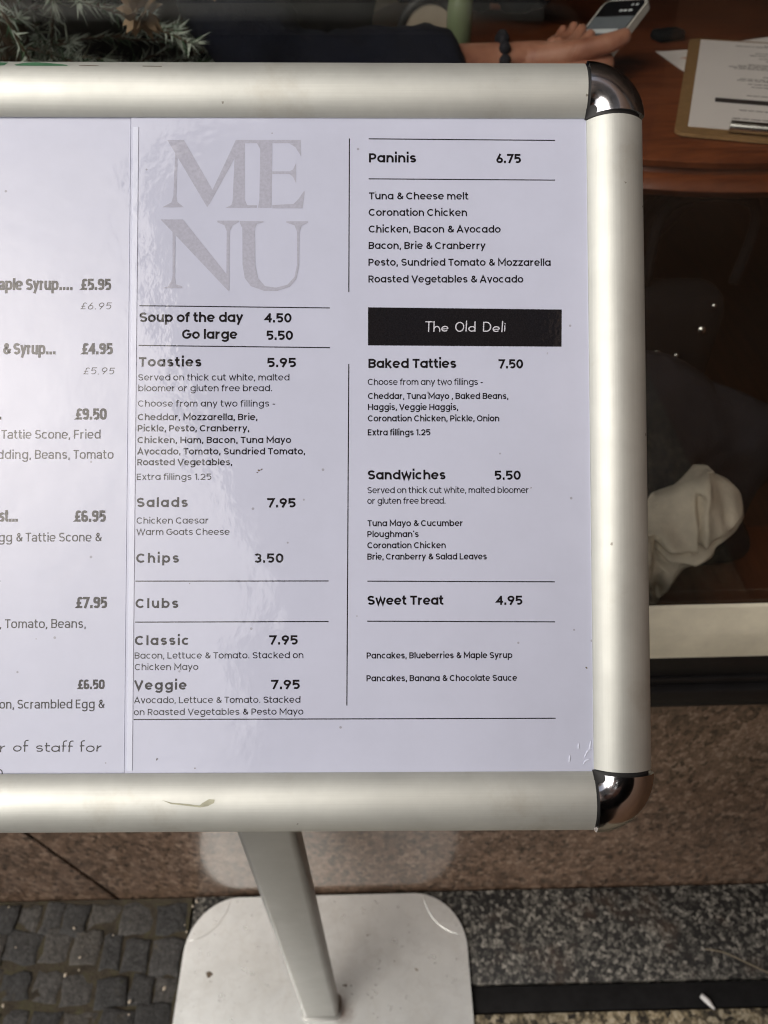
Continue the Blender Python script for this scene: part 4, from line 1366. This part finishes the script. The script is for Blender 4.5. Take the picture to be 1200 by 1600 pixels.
# --- the seated person: torso left of the table, right forearm on the table, phone in the right hand
SX, SY = -0.13, 1.24
per = thing('person', 'seated person in dark clothes resting a bare forearm on the table and holding a phone', 'person', (SX, SY, .25))
PO2 = Vector((SX, SY, .25))
def V(*a): return Vector(a)
head, HP = head_meshes((SX + .06, SY - .02, 1.60), (.85, -.25, -.45))
wr = V(.142, .956, .996)
body_v = [V(SX, SY, .78), V(SX, SY, .95), V(SX + .01, SY, 1.18), V(SX + .02, SY, 1.36), V(SX + .03, SY, 1.44), V(SX + .05, SY - .01, 1.55),
          V(SX + .02, SY - .17, 1.33), V(-.16, .98, 1.08), V(-.10, .895, .992), V(.03, .926, .993), wr, V(.178, .962, 1.000), V(.208, .970, 1.000),
          V(SX + .02, SY + .17, 1.33), V(.00, 1.44, 1.07), V(.03, 1.40, 1.012), V(.20, 1.26, 1.01), V(.25, 1.215, 1.03), V(.28, 1.195, 1.05),
          V(SX + .05, SY - .10, .78), V(.28, SY - .12, .80), V(.30, SY - .10, .33), V(SX + .05, SY + .10, .78), V(.28, SY + .12, .80), V(.30, SY + .12, .33), V(.42, SY - .10, .29), V(.42, SY + .12, .29)]
body_e = [(0, 1), (1, 2), (2, 3), (3, 4), (4, 5), (3, 6), (6, 7), (7, 8), (8, 9), (9, 10), (10, 11), (11, 12), (3, 13), (13, 14), (14, 15), (15, 16), (16, 17), (17, 18),
          (0, 19), (19, 20), (20, 21), (21, 25), (0, 22), (22, 23), (23, 24), (24, 26)]
body_r = [.12, .115, .13, .10, .055, .05, .055, .042, .040, .034, (.024, .028), (.018, .034), (.014, .036), .055, .042, .04, .03, (.02, .03), (.014, .034), .08, .06, .045, .08, .06, .045, .03, .03]
meshes = [skin_mesh(body_v, body_e, body_r)] + head
# right hand: four fingers curl up behind the phone, thumb along its near edge
for k, (r0, d, L_) in enumerate((((.214, .968, 1.004), (.75, .62, .05), (.024, .016, .012)), ((.213, .982, 1.004), (.62, .78, .06), (.026, .017, .012)),
                                 ((.209, .996, 1.005), (.60, .80, .02), (.024, .016, .012)), ((.204, 1.004, 1.004), (.55, .83, .02), (.020, .013, .010)))):
    meshes.append(finger(r0, d, (0, .1, 1), L_, (-4, 22, 34), .0092 - .0006 * k))
meshes.append(chain([V(.158, .952, 1.000), V(.192, .940, 1.006), V(.226, .930, 1.015), V(.254, .927, 1.023), V(.274, .931, 1.030)], [.018, .0175, .0125, .0108, .0078]))
meshes.append(chain([V(.148, .950, .992), V(.190, .936, .991), V(.232, .930, .996), V(.262, .936, 1.004)], [.018, .020, .017, .011]))
for k in range(4):
    meshes.append(finger(V(.275, 1.205 - .016 * k, 1.052), (.7, -.3, .5), (.2, .5, -.7), (.04, .026, .02), (15, 50, 40), .0092))
person_body = join_meshes('body', meshes, M['skin'], PO2, per)
sw_v = [V(SX, SY, .76), V(SX, SY, .95), V(SX + .01, SY, 1.18), V(SX + .02, SY, 1.36), V(SX + .03, SY, 1.47), V(SX + .02, SY - .17, 1.33), V(-.16, .98, 1.08), V(-.105, .898, .996), V(.075, .936, .996),
        V(SX + .02, SY + .17, 1.33), V(.00, 1.44, 1.07), V(.03, 1.40, 1.025), V(.20, 1.26, 1.030), V(.245, 1.220, 1.034), V(.090, .9405, .9955)]
sw_e = [(0, 1), (1, 2), (2, 3), (3, 4), (3, 5), (5, 6), (6, 7), (7, 8), (3, 9), (9, 10), (10, 11), (11, 12), (12, 13), (8, 14)]
sw_r = [.135, .13, .15, .155, .085, .075, .058, .050, .042, .075, .06, .056, .046, .042, .036]
join_meshes('jumper', [wrinkle(skin_mesh(sw_v, sw_e, sw_r, 3), .007, 26)], M['navy'], PO2, per)
tr_v = [V(SX, SY, .79), V(SX + .05, SY - .10, .78), V(.28, SY - .12, .80), V(.30, SY - .10, .36), V(SX + .05, SY + .10, .78), V(.28, SY + .12, .80), V(.30, SY + .12, .36)]
join_meshes('trousers', [skin_mesh(tr_v, [(0, 1), (1, 2), (2, 3), (0, 4), (4, 5), (5, 6)], [.13, .095, .075, .06, .095, .075, .06])], M['jeans'], PO2, per)
join_meshes('shoe', [chain([V(.29, SY - .10, .31), V(.36, SY - .10, .30), V(.44, SY - .10, .285)], [.05, .042, .035])], M['black_cloth'], PO2, per)
join_meshes('shoe', [chain([V(.29, SY + .12, .31), V(.36, SY + .12, .30), V(.44, SY + .12, .285)], [.05, .042, .035])], M['black_cloth'], PO2, per)
def hair_cap(P, parent, off, long=False):
    bm = bmesh.new()
    g = bmesh.ops.create_uvsphere(bm, u_segments=28, v_segments=20, radius=1)
    rn = random.Random(4)
    for v in g['verts']:
        x, y_, z = v.co
        k = 1 + .03 * math.sin(x * 23) + rn.uniform(-.01, .01)
        if y_ > .2 and z < .45: k *= .80
        if z < -.2 and not long: k *= .86
        zz = z * .130 * k if z > 0 else z * (.19 if long else .10) * k
        v.co = P(x * .090 * k, y_ * .108 * k - .008, zz + .012)
    return join_meshes('hair', [bm_mesh('hair', bm, True)], M['hair'], off, parent)
hair_cap(HP, per, PO2, True)
# bead bracelet on the wrist
rb = .029
br = thing('bracelet', 'grey beaded bracelet round the wrist of the hand holding the phone', 'bracelet', tuple(wr))
bead = None
for k in range(14):
    a = 2 * PI * k / 14
    if bead is None:
        bm = bmesh.new(); bmesh.ops.create_icosphere(bm, subdivisions=2, radius=.0065); bead = bm_mesh('bead', bm, True); bead.materials.append(M['coat_grey'])
    o = link_obj('bead', bead, None, br, (0.0, .031 * math.cos(a), .028 * math.sin(a)))

# chair under the person, beige chair beyond the table, both inside the room
def chair(name, label, loc, rz, mat_seat, mat_frame):
    t = thing(name, label, 'chair', loc, 'chairs round the table')
    t.rotation_euler = (0, 0, rz)
    bm = bmesh.new(); add_box(bm, (0, 0, .43), (.42, .42, .06), bevel=.02, seg=3)
    link_obj('seat', bm_mesh('seat', bm, True, 50), mat_seat, t)
    bm = bmesh.new(); add_box(bm, (-.20, 0, .70), (.05, .40, .42), bevel=.02, seg=3)
    link_obj('backrest', bm_mesh('backrest', bm, True, 50), mat_seat, t)
    for sx in (-1, 1):
        for sy in (-1, 1):
            bm = bmesh.new(); add_tube(bm, [(sx * .18, sy * .18, .41), (sx * .20, sy * .20, 0)], [.02, .014], 8)
            link_obj('leg', bm_mesh('leg', bm, True, 50), mat_frame, t)
    for sy in (-1, 1):
        bm = bmesh.new()
        add_tube(bm, catmull([(-.20, sy * .205, .66), (-.05, sy * .22, .70), (.10, sy * .22, .66), (.16, sy * .215, .55), (.10, sy * .21, .44)]), .014, 8)
        link_obj('armrest', bm_mesh('armrest', bm, True), mat_frame, t)
    return t
chair('wooden_chair', 'dark chair the person sits on, left of the round table', (SX - .04, SY, .25), 0, M['black_cloth'], M['panelwood'])
chair('wooden_chair', 'beige upholstered chair with dark curved arms beyond the table', (.10, 1.80, .25), -1.2, M['upholstery'], M['iron'])
# a dark bentwood ring arm with pale cushion left of the bottle
rg = thing('ring_arm', 'dark bentwood ring arm with a pale cushion, left of the green bottle', 'chair arm', (.068, 1.06, TZ))
bm = bmesh.new()
add_tube(bm, [(.034 * math.cos(2 * PI * k / 28), 0, .036 + .034 * math.sin(2 * PI * k / 28)) for k in range(29)], .0055, 8, False)
link_obj('rim', bm_mesh('rim', bm, True), M['iron'], rg)
bm = bmesh.new()
add_tube(bm, [(0, -.002, .036), (0, .002, .036)], .033, 28)
link_obj('disc', bm_mesh('disc', bm), M['upholstery'], rg)

# ------------------------------------------------------------------ window seat, coat, scarf
seat = thing('window_seat', 'dark wooden window seat under the table edge, behind the cream board', 'bench', (.0, .60, .25))
box_obj('seat_board', (-1.2, .507, .50), (.70, .68, .535), M['panelwood'], seat, .006, off=(0, .60, .25))
box_obj('seat_panel', (-1.2, .64, .25), (.70, .665, .499), M['panelwood'], seat, .004, off=(0, .60, .25))
box_obj('end_panel', (.70, .507, .25), (.73, .90, .93), M['panelwood'], seat, .006, off=(0, .60, .25))

def cloth_lump(name, label, cat, outline, depth, mat, off, folds, seed, freq=1.0, creases=()):
    """crumpled cloth: a puffed, folded body whose front follows the outline (x, z)"""
    bm = bmesh.new()
    cx = sum(p[0] for p in outline) / len(outline); cz = sum(p[1] for p in outline) / len(outline)
    ring = catmull([(x, 0, z) for x, z in outline], 8, True)
    n = len(ring); K = 24
    fr, bk = [], []
    for sgn, store in ((-1, fr), (1, bk)):
        for k in range(K):
            t = 1 - k / (K - 1) * .93
            rowv = []
            for p in ring:
                x, z = cx + (p.x - cx) * t, cz + (p.z - cz) * t
                dpt = depth * math.sqrt(max(0, 1 - t ** 3)) * .5
                q = Vector((x * 9 * freq + seed, z * 9 * freq + x * 6, sgn * 2))
                fold = (noise.noise(q) + (1 - 2.2 * abs(noise.noise(q * 1.3 + Vector((3, 1, 0))))) * .7 + .3 * noise.noise(q * 3.1)) * folds * .6
                cut = 0.0
                for (xa, za, xb, zb, dp_, wd) in creases:
                    ax, az = xb - xa, zb - za
                    tt = max(0, min(1, ((x - xa) * ax + (z - za) * az) / (ax * ax + az * az)))
                    dd2 = (x - xa - tt * ax) ** 2 + (z - za - tt * az) ** 2
                    cut += dp_ * (math.exp(-dd2 / (wd * wd)) - .45 * math.exp(-dd2 / (wd * wd * 9)))
                dpt -= cut * (1 if sgn < 0 else 0)
                rowv.append(bm.verts.new((x + noise.noise(q + Vector((5, 5, 5))) * folds * .35, sgn * (dpt + fold * (1 - t) * 1.0), z)))
            store.append(rowv)
    for k in range(K - 1):
        for i in range(n):
            j = (i + 1) % n
            bm.faces.new((fr[k][i], fr[k][j], fr[k + 1][j], fr[k + 1][i]))
            bm.faces.new((bk[k][j], bk[k][i], bk[k + 1][i], bk[k + 1][j]))
    bm.faces.new(fr[-1]); bm.faces.new(bk[-1][::-1])
    for i in range(n):
        j = (i + 1) % n
        bm.faces.new((fr[0][j], fr[0][i], bk[0][i], bk[0][j]))
    bmesh.ops.recalc_face_normals(bm, faces=bm.faces)
    o = link_obj(name, bm_mesh(name, bm, True), mat, None, off)
    return tag(o, label, cat)
cloth_lump('cream_scarf', 'crumpled cream fleece garment resting on the cream window board', 'scarf',
           [(.16, .535), (.175, .66), (.235, .70), (.268, .725), (.300, .742), (.312, .752), (.318, .742), (.338, .728), (.352, .700), (.330, .672), (.310, .655), (.302, .620), (.28, .535)], .075, M['cream_cloth'], (0, .545, 0), .045, 3.1, 1.9,
           [(.268, .688, .343, .7035, .024, .0036), (.264, .702, .285, .632, .022, .0040), (.305, .738, .297, .700, .016, .0032), (.322, .735, .330, .712, .008, .004), (.288, .676, .330, .668, .010, .004), (.246, .70, .262, .62, .012, .005)])
cloth_lump('grey_coat', 'dark grey coat heaped behind the cream garment', 'coat',
           [(.02, .54), (.05, .74), (.14, .82), (.26, .835), (.33, .80), (.40, .765), (.425, .70), (.41, .62), (.40, .54)], .09, M['coat_grey'], (0, .62, 0), .06, 7.7, 1.5)
bag = thing('handbag', 'black handbag added below the table edge to carry bright glints', 'bag', (.355, .80, .66))
bm = bmesh.new(); add_box(bm, (-.02, 0, .08), (.13, .07, .14), bevel=.03, seg=3)
link_obj('bag_body', bm_mesh('bag_body', bm, True, 50), M['black_cloth'], bag)
bm = bmesh.new(); add_tube(bm, catmull([(-.05, 0, .15), (-.045, 0, .24), (.045, 0, .24), (.05, 0, .15)]), .006, 8)
link_obj('strap', bm_mesh('strap', bm, True), M['black_cloth'], bag)
for sx, sz, rr in ((.012, .112, .0055), (-.032, .082, .005), (.018, .142, .003), (-.008, .078, .003)):  # steel balls added to stand for glints in the dark
    bm = bmesh.new(); bmesh.ops.create_icosphere(bm, subdivisions=2, radius=rr)
    link_obj('glint_ball', bm_mesh('glint_ball', bm, True), M['steel'], bag, (sx, -.036, sz))

# ------------------------------------------------------------------ frosted artificial pine at the left
TREE_AT = (-.40, .98, .25)
tree = thing('frosted_pine', 'frosted artificial pine tree with dried flowers behind the glass at upper left', 'tree', TREE_AT)
bm = bmesh.new(); add_tube(bm, [(0, 0, 0), (0, 0, .7), (.01, 0, 1.25)], [.025, .02, .006], 8)
link_obj('trunk', bm_mesh('trunk', bm, True), M['twig'], tree)
rn = random.Random(17)
tv, tf, nv, nf, gv, gf = [], [], [], [], [], []
def needle(vs, fs, p, d, L_, w):
    s = d.cross(Vector((rn.uniform(-1, 1), rn.uniform(-1, 1), rn.uniform(-1, 1))))
    if s.length < 1e-4: return
    s = s.normalized() * w
    b = len(vs)
    n2 = d.cross(s).normalized() * w * .6
    vs.extend([p - s, p + s, p + n2, p + d * L_])
    fs.extend([(b, b + 1, b + 3), (b + 1, b + 2, b + 3), (b + 2, b, b + 3)])
twigs = bmesh.new()
for b in range(240):
    h_ = rn.uniform(.50, 1.25)
    a = rn.uniform(0, 2 * PI)
    L_ = (1.35 - h_) * .38 * rn.uniform(.6, 1.05) + .06
    d = Vector((math.cos(a), math.sin(a), rn.uniform(-.25, .12))).normalized()
    p0 = Vector((0, 0, h_))
    subs = [(p0, d, L_)] + [(p0 + d * L_ * q, (d + Vector((rn.uniform(-.8, .8), rn.uniform(-.8, .8), rn.uniform(-.4, .3)))).normalized(), L_ * rn.uniform(.25, .45)) for q in (.35, .5, .65, .8)]
    for q0, dd, ll in subs:
        add_tube(twigs, [q0, q0 + dd * ll], [.0022, .001], 4)
        m = int(ll / .0020)
        for k in range(m):
            pp = q0 + dd * ll * (k / m)
            r3 = Vector((rn.uniform(-1, 1), rn.uniform(-1, 1), rn.uniform(-1, 1)))
            nd = (dd * .75 + r3.normalized() * .75).normalized()
            frost = rn.random() < .72
            needle(nv if frost else gv, nf if frost else gf, pp, nd, rn.uniform(.012, .022), .0012)
        for k in range(16):
            r3 = Vector((rn.uniform(-1, 1), rn.uniform(-1, 1), rn.uniform(-1, 1)))
            needle(nv, nf, q0 + dd * ll, (dd + r3 * .8).normalized(), rn.uniform(.014, .024), .0014)
link_obj('twigs', bm_mesh('twigs', twigs), M['twig'], tree)
tag(link_obj('frosted_needles', data_mesh('frosted_needles', nv, nf), M['needle'], tree), kind='stuff')
tag(link_obj('green_needles', data_mesh('green_needles', gv, gf), M['needle_dark'], tree), kind='stuff')
for k, (x, y, z) in enumerate(((.26, -.16, .86), (.33, -.10, .90), (.20, -.20, .84))):
    bm = bmesh.new()
    for j in range(46):
        r3 = Vector((rn.uniform(-1, 1), rn.uniform(-1, 1), rn.uniform(-1, 1))).normalized()
        q = Vector((x, y, z)) + r3 * .008
        s = r3.orthogonal().normalized() * .0045
        v4 = [bm.verts.new(q - s), bm.verts.new(q + r3 * .008 - s * .6), bm.verts.new(q + r3 * .013 + s.cross(r3) * .4), bm.verts.new(q + r3 * .008 + s * .6), bm.verts.new(q + s)]
        bm.faces.new(v4)
    link_obj('dried_flower', bm_mesh('dried_flower', bm), M['dried'], tree)

# ------------------------------------------------------------------ the photographer, seen only in chrome and film
PH = Vector((0.15, -0.42, 0.0))
pho = thing('person', 'standing photographer in a dark coat holding up a phone, seen only in reflections', 'person', PH)
head2, HP2 = head_meshes(PH + V(0, .10, 1.585), (0, .8, -.6))
b_v = [PH + V(0, 0, .95), PH + V(0, 0, 1.12), PH + V(0, .01, 1.28), PH + V(0, .03, 1.40), PH + V(0, .06, 1.48), PH + V(0, .08, 1.54),
       PH + V(-.18, .02, 1.37), PH + V(-.24, .10, 1.12), PH + V(-.205, .34, 1.185), PH + V(-.195, .375, 1.195),
       PH + V(.18, .02, 1.37), PH + V(.22, .10, 1.12), PH + V(-.07, .34, 1.165), PH + V(-.08, .375, 1.175),
       PH + V(-.09, 0, .88), PH + V(-.10, .02, .48), PH + V(-.10, 0, .07), PH + V(-.11, .14, .04), PH + V(.09, 0, .88), PH + V(.10, .02, .48), PH + V(.10, 0, .07), PH + V(.11, .14, .04)]
b_e = [(0, 1), (1, 2), (2, 3), (3, 4), (4, 5), (3, 6), (6, 7), (7, 8), (8, 9), (3, 10), (10, 11), (11, 12), (12, 13), (0, 14), (14, 15), (15, 16), (16, 17), (0, 18), (18, 19), (19, 20), (20, 21)]
b_r = [.12, .11, .13, .10, .055, .05, .055, .04, .026, (.02, .032), .055, .04, .026, (.02, .032), .08, .055, .04, .03, .08, .055, .04, .03]
ms = [skin_mesh(b_v, b_e, b_r)] + head2
for sgn, base_ in ((-1, PH + V(-.19, .39, 1.20)), (1, PH + V(-.085, .39, 1.18))):
    for k in range(4):
        ms.append(finger(base_ + V(0, -.003 * k, -.013 * k + .012), (-.1 * sgn, .35, .9), (-sgn, .1, 0), (.036, .025, .019), (10, 45, 45), .0085))
    ms.append(finger(base_ + V(-sgn * .012, -.03, -.01), (-.3 * sgn, -.1, .9), (-sgn, .4, 0), (.03, .026, .02), (5, 15, 20), .010))
join_meshes('body', ms, M['skin'], PH, pho)
c_v = [PH + V(0, 0, .55), PH + V(0, 0, .95), PH + V(0, 0, 1.12), PH + V(0, .01, 1.28), PH + V(0, .03, 1.42), PH + V(-.18, .02, 1.37), PH + V(-.24, .10, 1.12), PH + V(-.215, .32, 1.182), PH + V(.18, .02, 1.37), PH + V(.22, .10, 1.12), PH + V(-.06, .32, 1.162), PH + V(0, .05, 1.50)]
join_meshes('coat', [skin_mesh(c_v, [(0, 1), (1, 2), (2, 3), (3, 4), (4, 5), (5, 6), (6, 7), (4, 8), (8, 9), (9, 10), (4, 11)], [.225, .205, .175, .185, .15, .10, .068, .046, .10, .068, .046, .088])], M['black_cloth'], PH, pho)
join_meshes('trousers', [skin_mesh([PH + V(0, 0, .9), PH + V(-.09, 0, .88), PH + V(-.10, .02, .48), PH + V(-.10, 0, .10), PH + V(.09, 0, .88), PH + V(.10, .02, .48), PH + V(.10, 0, .10)],
                                   [(0, 1), (1, 2), (2, 3), (0, 4), (4, 5), (5, 6)], [.11, .09, .07, .058, .09, .07, .058])], M['jeans'], PH, pho)
hair_cap(HP2, pho, PH, True)
ph2 = thing('phone', 'dark phone the photographer aims down at the menu, seen only in reflections', 'phone')
local_frame(ph2, CAM - FWD * .016 - RGT * .010 - UPV * .055, tuple(RGT), tuple(UPV))
flat(round_rect(-.036, -.074, .036, .074, .011), -.0045, .0045, 'case', M['phone_case'], ph2, .0012)
flat(round_rect(-.033, -.071, .033, .071, .008), -.0052, -.0047, 'screen', M['screen'], ph2)
